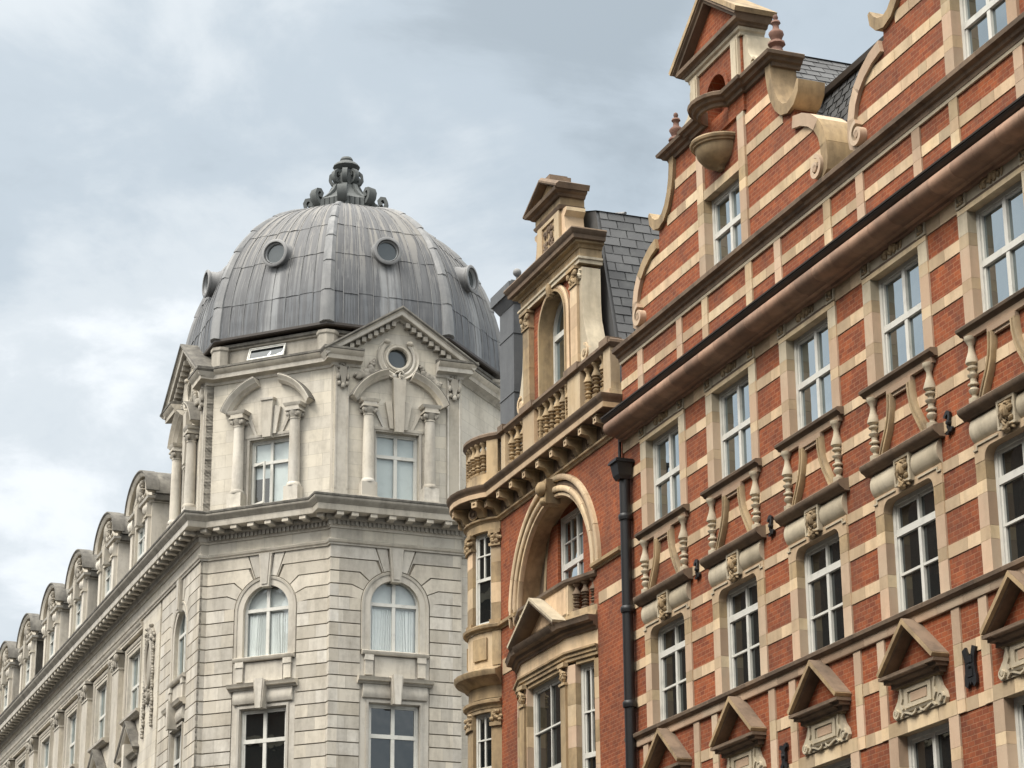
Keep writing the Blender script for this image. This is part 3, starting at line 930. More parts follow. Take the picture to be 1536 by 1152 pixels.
    b.mould([(-1.06, .4), (-1.06, -.05), (1.06, -.05), (1.06, .4)], [(0, 21.86), (.04, 21.86), (.05, 21.92), (.09, 21.95), (.10, 22.0), (0, 22.0)])
    b.use('weathered_terracotta')
    b.mould([(-1.1, .42), (-1.1, -.06), (1.1, -.06), (1.1, .42)], [(0, 22.0), (.10, 22.01), (.13, 22.06), (.20, 22.08), (.21, 22.15), (0, 22.16)])
    b.rake([(-1.36, 22.15), (0, 23.12), (1.36, 22.15)], [(.06, .45), (.06, -.30), (-.02, -.32), (-.05, -.27), (-.09, -.26), (-.12, -.12), (-.12, .45)])
    b.use('ochre_terracotta'); b.rake([(-1.42, 22.18), (0, 23.19), (1.42, 22.18)], [(-.03, .5), (-.03, -.34), (.06, -.34), (.06, .5)])
    b.build('gable_pediment', o, M)
    FIN = [(.001, 0), (.17, 0), (.18, .04), (.12, .08), (.10, .16), (.16, .22), (.15, .26), (.09, .30), (.11, .36), (.14, .42), (.13, .46), (.06, .52), (.055, .60), (.09, .64), (.075, .68), (.03, .70), (.05, .75), (.04, .79), (.001, .82)]
    for s_ in (-1, 1):
        b = MB('finial_terracotta'); b.lathe(FIN, n=10); f = b.build('finial', o, M @ T(s_ * 2.12, .1, 20.97), smooth=50)
    wb, wg = window_mesh(1.50, 1.47, .085, [(0, .045, .08, 1.39)], [(.73, .05)])
    win('window', o, M @ T(0, .12, 17.9), wb, wg)
    return o


def slate_slope(mb, p00, p10, p11, p01, cw=.29, rh=.175):
    """real lapped slates on a quad: p00-p10 eaves, p01-p11 top"""
    a, b_, c, d = (Vector(p) for p in (p00, p10, p11, p01))
    nrm = (b_ - a).cross(d - a).normalized()
    H = ((d - a).length + (c - b_).length) / 2; nr = max(1, int(H / rh))
    for j in range(nr):
        t0, t1 = j / nr, min(1.0, (j + 1.25) / nr)
        l0, l1 = a.lerp(d, t0), b_.lerp(c, t0); h0, h1 = a.lerp(d, t1), b_.lerp(c, t1)
        W = (l1 - l0).length; nc = max(1, round(W / cw)); off = .5 * (j % 2)
        for i in range(nc + (1 if off else 0)):
            u0 = max(0.0, (i - off) / nc); u1 = min(1.0, (i + 1 - off) / nc) - .0025
            if u1 <= u0: continue
            lift = .018 + rnd.uniform(-.005, .005)
            q = [l0.lerp(l1, u0) + nrm * lift, l0.lerp(l1, u1) + nrm * lift, h0.lerp(h1, u1) + nrm * .003, h0.lerp(h1, u0) + nrm * .003]
            mb.add(q + [l0.lerp(l1, u0), l0.lerp(l1, u1)], [(0, 1, 2, 3), (4, 5, 1, 0)])
    return mb


for gc in GC: gable(gc)

# roofs: steep slated slope to the street, cross roofs behind the gables
b = MB('slate')
slate_slope(b, (X0 + .2, .32, 17.75), (X1, .32, 17.75), (X1, 1.02, 20.32), (X0 + .2, 1.02, 20.32))
for gc in GC:
    slate_slope(b, (gc + 3.35, 6.0, 18.0), (gc + 3.35, .40, 18.0), (gc, .40, 22.1), (gc, 6.0, 22.1)) if False else None
    slate_slope(b, (gc + 3.6, .55, 17.9), (gc + 3.6, 6.0, 17.9), (gc + .9, 6.0, 21.75), (gc + .9, .55, 21.75))
    slate_slope(b, (gc - 3.6, 6.0, 17.9), (gc - 3.6, 1.6, 17.9), (gc - .9, 1.6, 21.75), (gc - .9, 6.0, 21.75))
    b.prism([(gc - 3.6, 17.8), (gc + 3.6, 17.8), (gc + .9, 21.74), (gc, 22.12), (gc - .9, 21.74)], 1.62, 6.0)
b.box(X0 + .2, X1, 1.06, 8.9, 17.0, 20.25)
b.build('slate_roof', RB, FR)
b = MB('old_lead')
for gc in GC:
    b.add([(gc + s_ * .95, y, 21.74) for s_ in (-1, 1) for y in (.5, 6)] + [(gc, .5, 22.16), (gc, 6, 22.16)], [(0, 1, 5, 4), (2, 3, 5, 4)])
    b.tube([(gc, .5, 22.16), (gc, 6, 22.16)], .06)
b.box(X0 + .2, X1, 1.0, 1.75, 20.30, 20.37)
b.build('lead_ridge', RB, FR)
b = MB('black_gutter'); b.mould([(X0 + .2, 1.12), (X1, 1.12)], [(0, 20.30), (.2, 20.30), (.22, 20.40), (0, 20.42)]); b.build('roof_kerb', RB, FR)

# rainwater pipe with its hopper
b = MB('black_iron')
XP = -40.66
pts = [(XP, -.14, 0.3), (XP, -.14, 15.14)]
b.tube(pts, .105, 12)
for z in (14.3, 12.5, 10.7, 8.9, 7.1, 5.3): b.lathe([(.105, -.06), (.13, -.05), (.137, .0), (.137, .05), (.12, .07), (.105, .08)], (XP, -.14, z), 12)
b.tube([(X0 - .02, -.08, 15.45), (X0 - .02, -.06, 16.10)], .035, 8)
dp = b.build('drainpipe', RB, FR, smooth=50)
b = MB('black_iron')
b.frustum((XP, -.18, 15.04), (.115, .10), (XP, -.19, 15.12), (.14, .13), 0); b.frustum((XP, -.19, 15.12), (.14, .13), (XP, -.20, 15.36), (.17, .165), 0)
b.box(XP - .20, XP + .20, -.40, -.005, 15.36, 15.40); b.box(XP - .185, XP + .185, -.38, -.02, 15.40, 15.43)
b.build('hopper', dp, FR)

# ------------------------------------------------------------------ rounded corner bay of the red building
TX, TY, TR = -48.62, .76, 1.15           # turret plan circle
BX0, BX1 = -47.76, -41.06
AX = -44.64                              # centre line of arch, oriel and attic gable


def turret_path(r, a_end=235.0, n=16, right=BX1):
    """plan path from far round the turret to the right end of the bay; r = extra radius used only for the start angle"""
    a0 = atan2(0 - TY, BX0 - TX)         # angle of the junction with the straight wall
    a1 = radians(-a_end)
    pts = [(TX + TR * cos(a1 + (a0 - a1) * i / n), TY + TR * sin(a1 + (a0 - a1) * i / n)) for i in range(n + 1)]
    return pts


TP = turret_path(0)
TPW = TP + [(BX1, 0)]

b = MB('red_brick', 'worn_brick')
arch_hole = archhole(AX, 2.02, 13.80, 13.82, 28, 1.98)
b.prism([(BX0, 0), (BX1, 0), (BX1, 16.22), (BX0, 16.22)], 0, .28, [arch_hole, rect(AX - 2.2, AX + 2.2, 4.6, 12.7)], back=False)
b.use('ochre_terracotta')
b.build('bay_wall', RB, FR)
b = MB('ochre_terracotta'); b.rake([(AX - 2.02, 13.8)] + arc(AX, 13.82, 2.02, 1.98, 180, 0, 28) + [(AX + 2.02, 13.8)], [(-.002, .02), (-.002, .48), (.06, .48), (.06, .02)])
b.build('arch_soffit', RB, FR, smooth=30)
b = MB('red_brick')                       # recessed wall inside the arch
b.prism(rect(AX - 2.3, AX + 2.3, 12.7, 16.1), .45, .6, [rect(AX - .80, AX + .62, 13.2, 15.62)])
for a, c in ((AX - 1.42, AX - .78), (AX + .60, AX + 1.02)): b.box(a, c, .39, .45, 12.7, 15.5)
b.use('stock_brick'); b.box(AX - 2.1, AX - 1.50, .43, .45, 12.7, 15.2); b.box(AX + 1.12, AX + 2.1, .43, .45, 12.7, 15.2)
b.use('ochre_terracotta'); b.box(AX + 1.02, AX + 1.11, .38, .45, 12.7, 15.4)
b.rake([(AX - 1.62, 12.7), (AX - 1.60, 13.8), (AX - 1.5, 14.6), (AX - 1.38, 15.1), (AX - 1.2, 15.5)], [(-.06, .45), (-.06, .39), (.06, .39), (.06, .45)])
b.build('recess_wall', RB, FR)
wb, wg = window_mesh(1.40, 2.40, .09, [(.18, .045, .1, 2.3)], [(1.30, .06)])
wb.box(-.60, .60, .03, .075, 1.80, 1.825); wb.box(-.225, -.20, .03, .075, 1.3, 2.3)
win('window', RB, FR @ T(AX - .09, .47, 13.22), wb, wg, 'window_glass')

b = MB('yellow_terracotta')               # moulded archivolt
for rr0, rr1, y, k in ((2.34, 2.46, -.10, 'yellow_terracotta'), (2.20, 2.33, -.02, 'weathered_terracotta'), (2.10, 2.22, -.10, 'yellow_terracotta'), (2.0, 2.08, -.05, 'yellow_terracotta'), (2.05, 2.12, .0, 'ochre_terracotta')):
    b.use(k); rm = (rr0 + rr1) / 2; h = (rr1 - rr0) / 2
    for i in range(9):
        a0, a1 = 180 - 20 * i, 180 - 20 * (i + 1)
        if i == 0: pts = [(AX - rm, 13.86)] + arc(AX, 13.82, rm, rm * .98, a0, a1 + .12, 6)
        else: pts = arc(AX, 13.82, rm, rm * .98, a0 - .12, a1 + .12, 6)
        b.rake(pts, [(-h, .05), (-h, y + .02), (-h * .6, y), (h * .6, y), (h, y + .02), (h, .05)])
b.use('ochre_terracotta')                 # console keystone
b.prism([(AX - .13, 15.66), (AX + .13, 15.66), (AX + .20, 16.16), (AX - .20, 16.16)], -.24, .1)
b.lathe([(.001, -.21), (.10, -.21), (.115, -.1), (.115, .1), (.10, .21), (.001, .21)], (AX, 0, 0), 10) if False else None
b.lump((AX, -.26, 15.98), (.21, .14, .16)); b.lump((AX, -.2, 15.72), (.14, .12, .10))
b.build('archivolt', RB, FR, smooth=40)

# string courses and stone quoins of the bay
SP = [(0, 13.74), (.03, 13.74), (.04, 13.78), (.10, 13.80), (.11, 13.86), (.08, 13.88), (0, 13.92)]
b = MB('ochre_terracotta'); b.mould([(AX + 2.1, 0), (BX1 - .06, 0)], SP); b.build('bay_string_course', RB, FR)
b = MB('ochre_terracotta'); b.mould(TP + [(AX - 2.1, 0)], SP); b.build('bay_string_course', RB, FR)
b = MB('yellow_terracotta'); blocks(b, AX + 2.3, BX1, -.014, .03, 13.02, 13.25, .5); b.build('stone_band', RB, FR)
b = MB('yellow_terracotta'); blocks(b, BX0 + .1, AX - 2.25, -.016, .03, 12.72, 13.05, .6)
b.build('stone_band', RB, FR)

# turret: stone drum with a window on each floor
b = MB('ochre_terracotta', 'yellow_terracotta')


def ring(mb, prof, path=None, caps=True):
    mb.mould(path or TP, prof, caps=caps)


def drum(mb, z0, z1, a0, a1, off=0.0, n=6, th=.18):
    """curved masonry piece between two plan angles (degrees)"""
    r0, r1 = TR + off, TR - th
    pts = [(TX + r0 * cos(radians(a0 + (a1 - a0) * i / n)), TY + r0 * sin(radians(a0 + (a1 - a0) * i / n))) for i in range(n + 1)]
    pts += [(TX + r1 * cos(radians(a1 + (a0 - a1) * i / n)), TY + r1 * sin(radians(a1 + (a0 - a1) * i / n))) for i in range(n + 1)]
    mb.plan(pts, z0, z1)


AJ = math.degrees(atan2(-TY, BX0 - TX))   # junction angle
WINA = [(-84, -54), (-144, -114)]          # window spans on the turret
piers_t = [(-54, AJ), (-114, -84), (-180, -144)]
for k, (z0, z1) in enumerate([(13.90, 14.35), (14.355, 14.80), (14.805, 15.25), (15.255, 15.62)]):
    for a0, a1 in piers_t:
        b.use('yellow_terracotta' if (k % 2) else 'ochre_terracotta'); drum(b, z0, z1, a0 + .3, a1 - .3)
b.use('ochre_terracotta')
drum(b, 15.98, 16.22, -230, AJ, .02, 20)
for a0, a1 in piers_t:                     # capitals
    drum(b, 15.62, 15.68, a0 - 1, a1 + (0 if a1 == AJ else 1), .05); drum(b, 15.90, 15.98, a0 - 1, a1 + (0 if a1 == AJ else 1), .07); drum(b, 15.68, 15.90, a0, a1, .01)
    r = random.Random(3)
    for i in range(14):
        a = radians(r.uniform(a0, a1)); z = r.uniform(15.70, 15.9)
        b.lump((TX + (TR + .03) * cos(a), TY + (TR + .03) * sin(a), z), (.06, .06, .05), 6, 4)
    drum(b, 13.90, 13.98, a0 - 1, a1, .04)
b.use('yellow_terracotta')
drum(b, 12.95, 13.74, -230, AJ, -.01, 20)
b.use('ochre_terracotta')
for a0, a1 in WINA: drum(b, 13.12, 13.60, a0 + 3, a1 - 5, .03, 6, .05)
drum(b, 12.98, 13.72, -52, AJ, .015)
ring(b, [(0, 12.55), (.06, 12.58), (.14, 12.66), (.27, 12.72), (.30, 12.78), (.31, 12.83), (.27, 12.85), (.22, 12.86), (0, 12.96)])
drum(b, 12.28, 12.56, -230, AJ, -.02, 20)
ring(b, [(0, 12.06), (.02, 12.06), (.03, 12.13), (.10, 12.16), (.11, 12.22), (0, 12.26)])
for a0, a1 in piers_t:
    drum(b, 4.0, 11.66, a0, a1); drum(b, 11.66, 11.74, a0 - 1, a1, .05); drum(b, 11.74, 12.0, a0, a1, .02)
    for i in range(12):
        a = radians(r.uniform(a0, a1)); b.lump((TX + (TR + .03) * cos(a), TY + (TR + .03) * sin(a), r.uniform(11.76, 11.98)), (.06, .06, .05), 6, 4)
drum(b, 11.98, 12.06, -230, AJ, .0, 20)
drum(b, 4.0, 9.6, -230, AJ, -.03, 20)
tw = b.build('turret', RB, FR, smooth=25)
for zb, hh in ((13.90, 2.08), (9.62, 2.36)):
    for a0, a1 in WINA:
        am = radians((a0 + a1) / 2); R_ = (TR - .10) * cos(radians((a1 - a0) / 2)) + .02; w_ = 2 * (TR - .08) * sin(radians((a1 - a0) / 2))
        wb, wg = window_mesh(w_, hh, .05, [(0, .02, hh * .5, hh - .05)], [(hh * .5, .035), (hh * .76, .016)], d=.06)
        win('window', tw, FR @ T(TX + R_ * cos(am), TY + R_ * sin(am), zb) @ Matrix.Rotation(am + pi / 2, 4, 'Z'), wb, wg, 'dark_glass')

# great cornice with brackets and balustrade
b = MB('ochre_terracotta')
XE = -41.44
path = TP + [(XE, 0), (XE, .3)]
b.mould(path, [(0, 16.16), (.03, 16.16), (.05, 16.20), (.09, 16.22), (.09, 16.26), (0, 16.27)])
b.use('weathered_terracotta')
b.mould(path, [(0, 16.26), (.015, 16.26), (.015, 16.64), (.0, 16.64)])
b.mould(path, [(0, 16.635), (.36, 16.64), (.365, 16.66), (.39, 16.77), (.42, 16.81), (.46, 16.85), (.47, 16.90), (.2, 16.97), (0, 16.97)])
b.use('yellow_terracotta')
b.mould(path, [(.36, 16.635), (.395, 16.635), (.405, 16.735), (.37, 16.735)])
co = b.build('bay_cornice', RB, FR, smooth=35)
b = MB('ochre_terracotta')                  # scrolled bracket, local: y<0 outwards, z from 0
prof = [(0, .0), (-.05, .0), (-.10, .02), (-.13, .07), (-.155, .13), (-.20, .165), (-.26, .17), (-.31, .18), (-.33, .21), (-.335, .30), (-.335, .355), (0, .355)]
vs = [(x, y, z) for x in (-.085, .085) for y, z in prof]; n = len(prof)
b.add(vs, [tuple(range(n)), tuple(reversed(range(n, 2 * n)))] + [(i, (i + 1) % n, n + (i + 1) % n, n + i) for i in range(n)])
b.box(-.12, .12, -.352, 0, .325, .366)
b.use('yellow_terracotta'); b.prism(rect(-.075, .075, .19, .315), -.352, -.33, [rect(-.04, .04, .225, .28)])
b.use('weathered_terracotta'); b.lathe([(.115, -.0), (.12, .035), (.09, .045), (.085, .015), (.05, .015), (.04, .045), (.001, .05)], (-.31, 0, .16), 14, axis='y'); b.use('ochre_terracotta')
b.lathe([(.14, .0), (.145, .03), (.105, .03), (.10, .0)], (-.31, 0, .16), 14, axis='y')
b.use('ochre_terracotta')
bro = None
xs = [XE - .14 - .775 * i for i in range(9)]
spots = [((x, 0), 0.0) for x in xs]
for a in (-62, -100, -138, -176): spots.append(((TX + TR * cos(radians(a)), TY + TR * sin(radians(a))), radians(a) + pi / 2))
for (x, y), rz in spots:
    M = FR @ T(x, y, 16.265) @ Matrix.Rotation(rz, 4, 'Z')
    if bro is None: bro = b.build('bracket', co, M)
    else: dup(bro, co, M)

bal = MB('ochre_terracotta')
TPB = [(TX + (p[0] - TX) * 1.06, TY + (p[1] - TY) * 1.06) for p in TP]
bal.mould(path, [(-.18, 16.94), (.12, 16.95), (.10, 17.0), (.03, 17.14), (.02, 17.30), (-.18, 17.30)])
bal.use('weathered_terracotta')
bal.mould(path, [(-.18, 18.04), (.03, 18.04), (.06, 18.08), (.10, 18.12), (.10, 18.18), (.06, 18.21), (-.18, 18.23)])
bal.use('yellow_terracotta')
PED = [(XE - .36, XE - .0), (AX + .95, AX + 1.62), (AX - 1.62, AX - .95), (BX0 + .18, BX0 + .42)]
for a, c in PED:
    bal.box(a, c, -.045, .16, 17.0, 18.05); bal.box(a - .03, c + .03, -.09, .18, 16.96, 17.16); bal.use('weathered_terracotta'); bal.box(a - .03, c + .03, -.125, .2, 18.10, 18.25); bal.use('yellow_terracotta')
bal.use('ochre_terracotta')
for a0, a1 in ((-58, -44), (-126, -112)):
    drum(bal, 17.0, 18.08, a0, a1, .03, 5, .16)
bl = bal.build('balustrade', RB, FR, smooth=30)
bp = None
gaps = [(PED[1][1], PED[0][0], 3), (PED[2][1], PED[1][0], 6), (PED[3][1], PED[2][0], 3)]
pos = []
for a, c, k in gaps:
    for i in range(k): pos.append((a + (c - a) * (i + .5) / k, .06))
for a in (-66, -76, -86, -96, -106): pos.append((TX + (TR - .06) * cos(radians(a)), TY + (TR - .06) * sin(radians(a))))
for x, y in pos:
    M = FR @ T(x, y, 17.30)
    if bp is None: bp = baluster(.745, .98, 'ochre_terracotta', 10).build('baluster', bl, M, smooth=50)
    else: dup(bp, bl, M)

# attic gable over the bay
M = FR @ T(AX - .08)
b = MB('red_brick')
ah = archhole(.06, .74, 17.2, 19.66, 18)
b.prism(rect(-1.56, 1.56, 16.9, 20.5), .10, .46, [ah], rev=.12)
o = b.build('attic_gable', RB, M)
b = MB('ochre_terracotta'); b.prism([(-.9, 17.0), (1.02, 17.0), (1.02, 20.44), (-.9, 20.44)], .115, .62, [ah]) if False else None
b.rake([(.06 - .73, 17.2)] + arc(.06, 19.66, .73, .73, 180, 0, 20) + [(.06 + .73, 17.2)], [(-.02, -.0), (-.02, .44), (.03, .44), (.03, 0)])
b.use('yellow_terracotta')
b.rake([(.06 - .80, 17.2)] + arc(.06, 19.66, .80, .80, 180, 0, 20) + [(.06 + .80, 17.2)], [(-.07, .10), (-.07, .05), (-.02, .02), (.03, .02), (.07, .05), (.07, .10)])
b.use('ochre_terracotta'); b.lump((.06, .0, 20.42), (.12, .12, .20)); b.box(-.04, .16, -.06, .1, 20.30, 20.5)
for s_ in (-1, 1):
    a, c = sorted((s_ * 1.18, s_ * 1.55))
    for i, (z0, z1) in enumerate([(18.0, 18.5), (18.5, 19.1), (19.1, 19.6), (19.6, 20.02)]):
        b.use('yellow_terracotta' if s_ > 0 else 'ochre_terracotta'); b.box(a, c, -.02, .12, z0 + .002, z1 - .002)
    b.use('ochre_terracotta'); b.box(a - .02, c + .02, -.05, .12, 20.02, 20.06); b.box(a, c, -.03, .12, 20.06, 20.36); b.box(a - .05, c + .05, -.09, .12, 20.36, 20.43)
    b.carve(a, c, 20.08, 20.34, -.02, 12, .08, 4, .05); b.lump((a, -.05, 20.28), (.06, .05, .07)); b.lump((c, -.05, 20.28), (.06, .05, .07))
    # side scroll buttress with volute foot, facing sideways and forward
    a, c = sorted((s_ * 1.56, s_ * 1.86))
    sc = [(s_ * 1.56, 18.1), (s_ * 1.98, 18.1), (s_ * 2.02, 18.35), (s_ * 1.96, 18.62), (s_ * 1.84, 18.9), (s_ * 1.74, 19.2), (s_ * 1.70, 19.6), (s_ * 1.70, 20.36), (s_ * 1.56, 20.36)]
    b.use('pale_terracotta'); b.prism(sc, .04, .46)
    b.carve(min(s_ * 1.56, s_ * 1.72), max(s_ * 1.56, s_ * 1.72), 20.08, 20.34, .04, 8, .07, 14, .05)
    b.use('yellow_terracotta'); b.scroll((s_ * 1.80, 18.42), .20, .0, .1, 1.2, .06, pi / 2, -s_)
# entablature
ep = [(-1.70, .50), (-1.70, .0), (1.70, .0), (1.70, .50)]
b.use('pale_terracotta'); b.mould(ep, [(0, 20.44), (.03, 20.44), (.03, 20.52), (.06, 20.53), (.06, 20.58), (0, 20.58)])
b.use('ochre_terracotta'); b.box(-1.70, 1.70, .0, .50, 20.44, 20.98)
b.mould(ep, [(0, 20.78), (.03, 20.78), (.06, 20.84), (.14, 20.86), (.15, 20.90), (0, 20.92)])
b.use('weathered_terracotta'); b.mould(ep, [(0, 20.90), (.22, 20.91), (.23, 20.99), (.27, 21.03), (.30, 21.09), (.29, 21.12), (0, 21.17)])
# head block with tablet and pediment
b.use('ochre_terracotta'); b.box(-.64, .64, .02, .50, 21.1, 22.12)
b.use('yellow_terracotta'); b.prism(rect(-.62, .62, 21.16, 22.06), -.02, .02, [rect(-.36, .36, 21.28, 21.98)])
b.use('weathered_terracotta'); b.carve(-.34, .34, 21.3, 21.96, .02, 34, .09, 8, .035)
b.use('yellow_terracotta')
for s_ in (-1, 1):
    sc = [(s_ * .64, 21.15), (s_ * 1.12, 21.15), (s_ * 1.06, 21.30), (s_ * .94, 21.40), (s_ * .84, 21.60), (s_ * .80, 21.86), (s_ * .92, 21.96), (s_ * .92, 22.04), (s_ * .64, 22.06)]
    b.prism(sc, .04, .48)
    b.use('weathered_terracotta'); b.lump((s_ * 1.0, .12, 21.22), (.10, .1, .09)); b.use('yellow_terracotta')
hp = [(-.70, .54), (-.70, .0), (.70, .0), (.70, .54)]
b.use('weathered_terracotta'); b.mould(hp, [(0, 22.06), (.02, 22.06), (.05, 22.11), (.06, 22.14), (0, 22.14)])
b.use('ochre_terracotta'); b.mould(hp, [(0, 22.14), (.02, 22.14), (.02, 22.34), (.0, 22.34)]); b.box(-.70, .70, .0, .54, 22.14, 22.46)
b.use('weathered_terracotta'); b.mould(hp, [(0, 22.32), (.08, 22.33), (.12, 22.38), (.20, 22.41), (.22, 22.48), (0, 22.50)])
b.rake([(-.98, 22.48), (0, 22.96), (.98, 22.48)], [(.08, .56), (.08, -.16), (.02, -.22), (-.02, -.22), (-.05, -.18), (-.05, .56)])
b.use('ochre_terracotta'); b.prism([(-.8, 22.48), (.8, 22.48), (0, 22.88)], -.02, .52)
b.use('weathered_terracotta'); b.box(-.22, .22, -.05, .45, 22.88, 23.04); b.box(-.14, .14, -.02, .4, 23.04, 23.10)
b.build('stonework', o, M, smooth=30)
wb, wg = window_mesh(1.46, 2.55, .10, [(.02, .045, .1, 2.5)], [(1.72, .06)], arch=True)
win('window', o, M @ T(.06, .33, 17.85), wb, wg)
b = MB('slate')
slate_slope(b, (2.35, .7, 17.6), (2.35, 8.0, 17.6), (1.12, 8.0, 21.95), (1.12, .7, 21.95), .38, .225)
slate_slope(b, (-2.35, 8.0, 17.6), (-2.35, .7, 17.6), (-1.12, .7, 21.95), (-1.12, 8.0, 21.95), .38, .225)
b.prism([(-2.34, 17.5), (2.34, 17.5), (1.1, 21.94), (0, 22.30), (-1.1, 21.94)], .64, 8.0)
b.build('slate_roof', o, M)
b = MB('old_lead')
b.add([(s_ * 1.16, y, 21.93) for s_ in (-1, 1) for y in (.62, 8)] + [(0, .62, 22.36), (0, 8, 22.36)], [(0, 1, 5, 4), (2, 3, 5, 4)])
for y in (1.3, 2.3, 3.3, 4.3, 5.3, 6.3): b.tube([(1.16, y, 21.96), (0, y, 22.38)], .035, 6)
b.use('bright_lead'); b.add([(X0 - AX + .08 - .9, .25, 17.95), (X0 - AX + .6, .25, 17.95), (X0 - AX + .6, .9, 18.3), (X0 - AX - .9, .9, 18.3)], [(0, 1, 2, 3)])
b.build('lead_ridge', o, M)
# lead clad stack beside the gable with a ball finial
M2 = FR @ T(-48.22, .40)
b = MB('dark_lead')
b.box(-.44, .44, -.05, .40, 17.0, 21.3); b.box(-.455, .455, -.065, .41, 19.2, 19.24); b.box(-.455, .455, -.065, .41, 20.6, 20.63)
b.frustum((0, .17, 21.3), (.44, .23), (0, .17, 21.52), (.58, .36), 0); b.box(-.60, .60, -.22, .56, 21.52, 21.78); b.box(-.50, .50, -.12, .46, 21.78, 21.86)
st = b.build('lead_stack', RB, M2)
b = MB('old_lead'); b.lathe([(.001, 0), (.10, 0), (.05, .06), (.03, .12), (.03, .18), (.05, .20)] + [(.10 * sin(pi * i / 8 + .3) if i < 8 else .001, .29 - .10 * cos(pi * i / 8 + .3)) for i in range(9)], n=12)
b.build('finial', st, M2 @ T(.30, .1, 21.84), smooth=60)

# ------------------------------------------------------------------ canted oriel under the arch
OP = [(AX - 2.2, 0.0), (AX - 1.25, -.27), (AX + 1.25, -.27), (AX + 2.2, 0.0)]
b = MB('ochre_terracotta')


def seg_frame(p, q):
    return T(p[0], p[1], 0) @ Matrix.Rotation(atan2(q[1] - p[1], q[0] - p[0]), 4, 'Z'), hypot(q[0] - p[0], q[1] - p[1])


# entablature
b.mould(OP, [(-.3, 12.06), (.02, 12.06), (.02, 12.13), (.05, 12.14), (.05, 12.20), (.09, 12.22), (.09, 12.26), (-.3, 12.26)])
b.use('yellow_terracotta'); b.mould(OP, [(-.3, 12.26), (.0, 12.26), (.0, 12.56), (-.3, 12.56)])
b.use('weathered_terracotta'); b.mould(OP, [(-.3, 12.56), (.03, 12.56), (.05, 12.62), (.10, 12.64), (.12, 12.70), (.22, 12.72), (.24, 12.79), (.26, 12.82), (-.3, 12.86)])
b.use('ochre_terracotta'); b.mould(OP, [(-.3, 12.84), (.05, 12.84), (.02, 12.94), (-.3, 12.94)])
# pediment
b.use('weathered_terracotta')
y0 = -.27
b.rake([(AX - 1.24, 12.86), (AX, 13.58), (AX + 1.24, 12.86)], [(.0, y0 + .3), (.0, y0 - .28), (-.03, y0 - .30), (-.07, y0 - .26), (-.10, y0 - .2), (-.11, y0 - .05), (-.11, y0 + .3)])
b.use('pale_terracotta'); b.rake([(AX - 1.26, 12.88), (AX, 13.61), (AX + 1.26, 12.88)], [(-.02, y0 + .45), (-.02, y0 - .31), (.035, y0 - .31), (.035, y0 + .45)])
b.use('yellow_terracotta'); b.prism([(AX - 1.05, 12.86), (AX + 1.05, 12.86), (AX, 13.47)], y0 + .02, y0 + .2)
b.use('weathered_terracotta'); b.mould([(AX - 1.02, y0), (AX + 1.02, y0)], [(0, 12.70), (.22, 12.72), (.27, 12.77), (.30, 12.84), (0, 12.88)])
orl = b.build('oriel', RB, FR, smooth=30)
b = MB('ochre_terracotta')
for (p, q) in zip(OP, OP[1:]):
    Mf, Ls = seg_frame(p, q)
    mid = abs(p[1] - q[1]) < 1e-6
    hw = (Ls - .62) / 2 if mid else (Ls - .40) / 2
    c = Ls / 2 + (0 if mid else (.06 if p[0] > AX else -.06))
    w0, w1 = c - hw, c + hw
    t = MB('ochre_terracotta')
    for (a, e) in ((0.0, w0), (w1, Ls)):
        for i in range(12):
            z0 = 7.0 + i * .42; t.use(('yellow_terracotta', 'ochre_terracotta', 'pink_terracotta')[(i * 7 + int(a * 3)) % 3]); t.box(a + .001, e - .001, 0, .25, z0 + .002, min(z0 + .418, 11.99))
        if mid:
            t.use('ochre_terracotta'); xa, xb = (0, .26) if a == 0 else (Ls - .26, Ls)
            t.box(xa, xb, -.05, .01, 7.0, 11.62); t.box(xa - .02, xb + .02, -.08, .01, 11.62, 11.67); t.box(xa - .03, xb + .03, -.10, .01, 11.98, 12.06)
            t.carve(xa, xb, 11.68, 11.98, -.04, 14, .08, 6, .05)
    t.use('ochre_terracotta'); t.box(w0, w1, .02, .25, 11.98, 12.07)
    t.build('oriel_pier', orl, FR @ Mf)
    w_ = w1 - w0
    wb, wg = window_mesh(w_, 3.6, .08, [(0, .02, 1.8, 3.52), (0, .02, .08, 1.8)] if mid else [(0, .02, 1.8, 3.52)], [(1.8, .05), (2.65, .018)])
    if mid: wb.box(-.02 - w_ * .0, .02, .02, .08, .1, 3.5)
    win('window', orl, FR @ Mf @ T(c, .14, 8.38), wb, wg, 'dark_glass')
# balcony balustrade on the oriel
b = MB('ochre_terracotta')
b.mould(OP, [(-.16, 12.92), (.0, 12.92), (.0, 13.06), (-.16, 13.06)])
b.use('weathered_terracotta'); b.mould(OP, [(-.20, 13.62), (.02, 13.62), (.06, 13.67), (.06, 13.73), (-.20, 13.76)])
b.use('yellow_terracotta'); b.prism(rect(AX - 1.24, AX + 1.24, 13.0, 13.63), y0 + .0, y0 + .15)
for s_ in (-1, 1): b.box(AX + s_ * 1.25 - .09, AX + s_ * 1.25 + .09, y0 + .005, y0 + .17, 13.02, 13.64)
ob = b.build('balcony', orl, FR)
bp = None
for (p, q) in ((OP[2], OP[3]), (OP[0], OP[1])):
    for i in range(3):
        t = (i + .8) / 3.6
        M = FR @ T(p[0] + (q[0] - p[0]) * t, p[1] + (q[1] - p[1]) * t + .09, 13.06)
        if bp is None: bp = baluster(.56, .95, 'weathered_terracotta', 10).build('baluster', ob, M, smooth=50)
        else: dup(bp, ob, M)

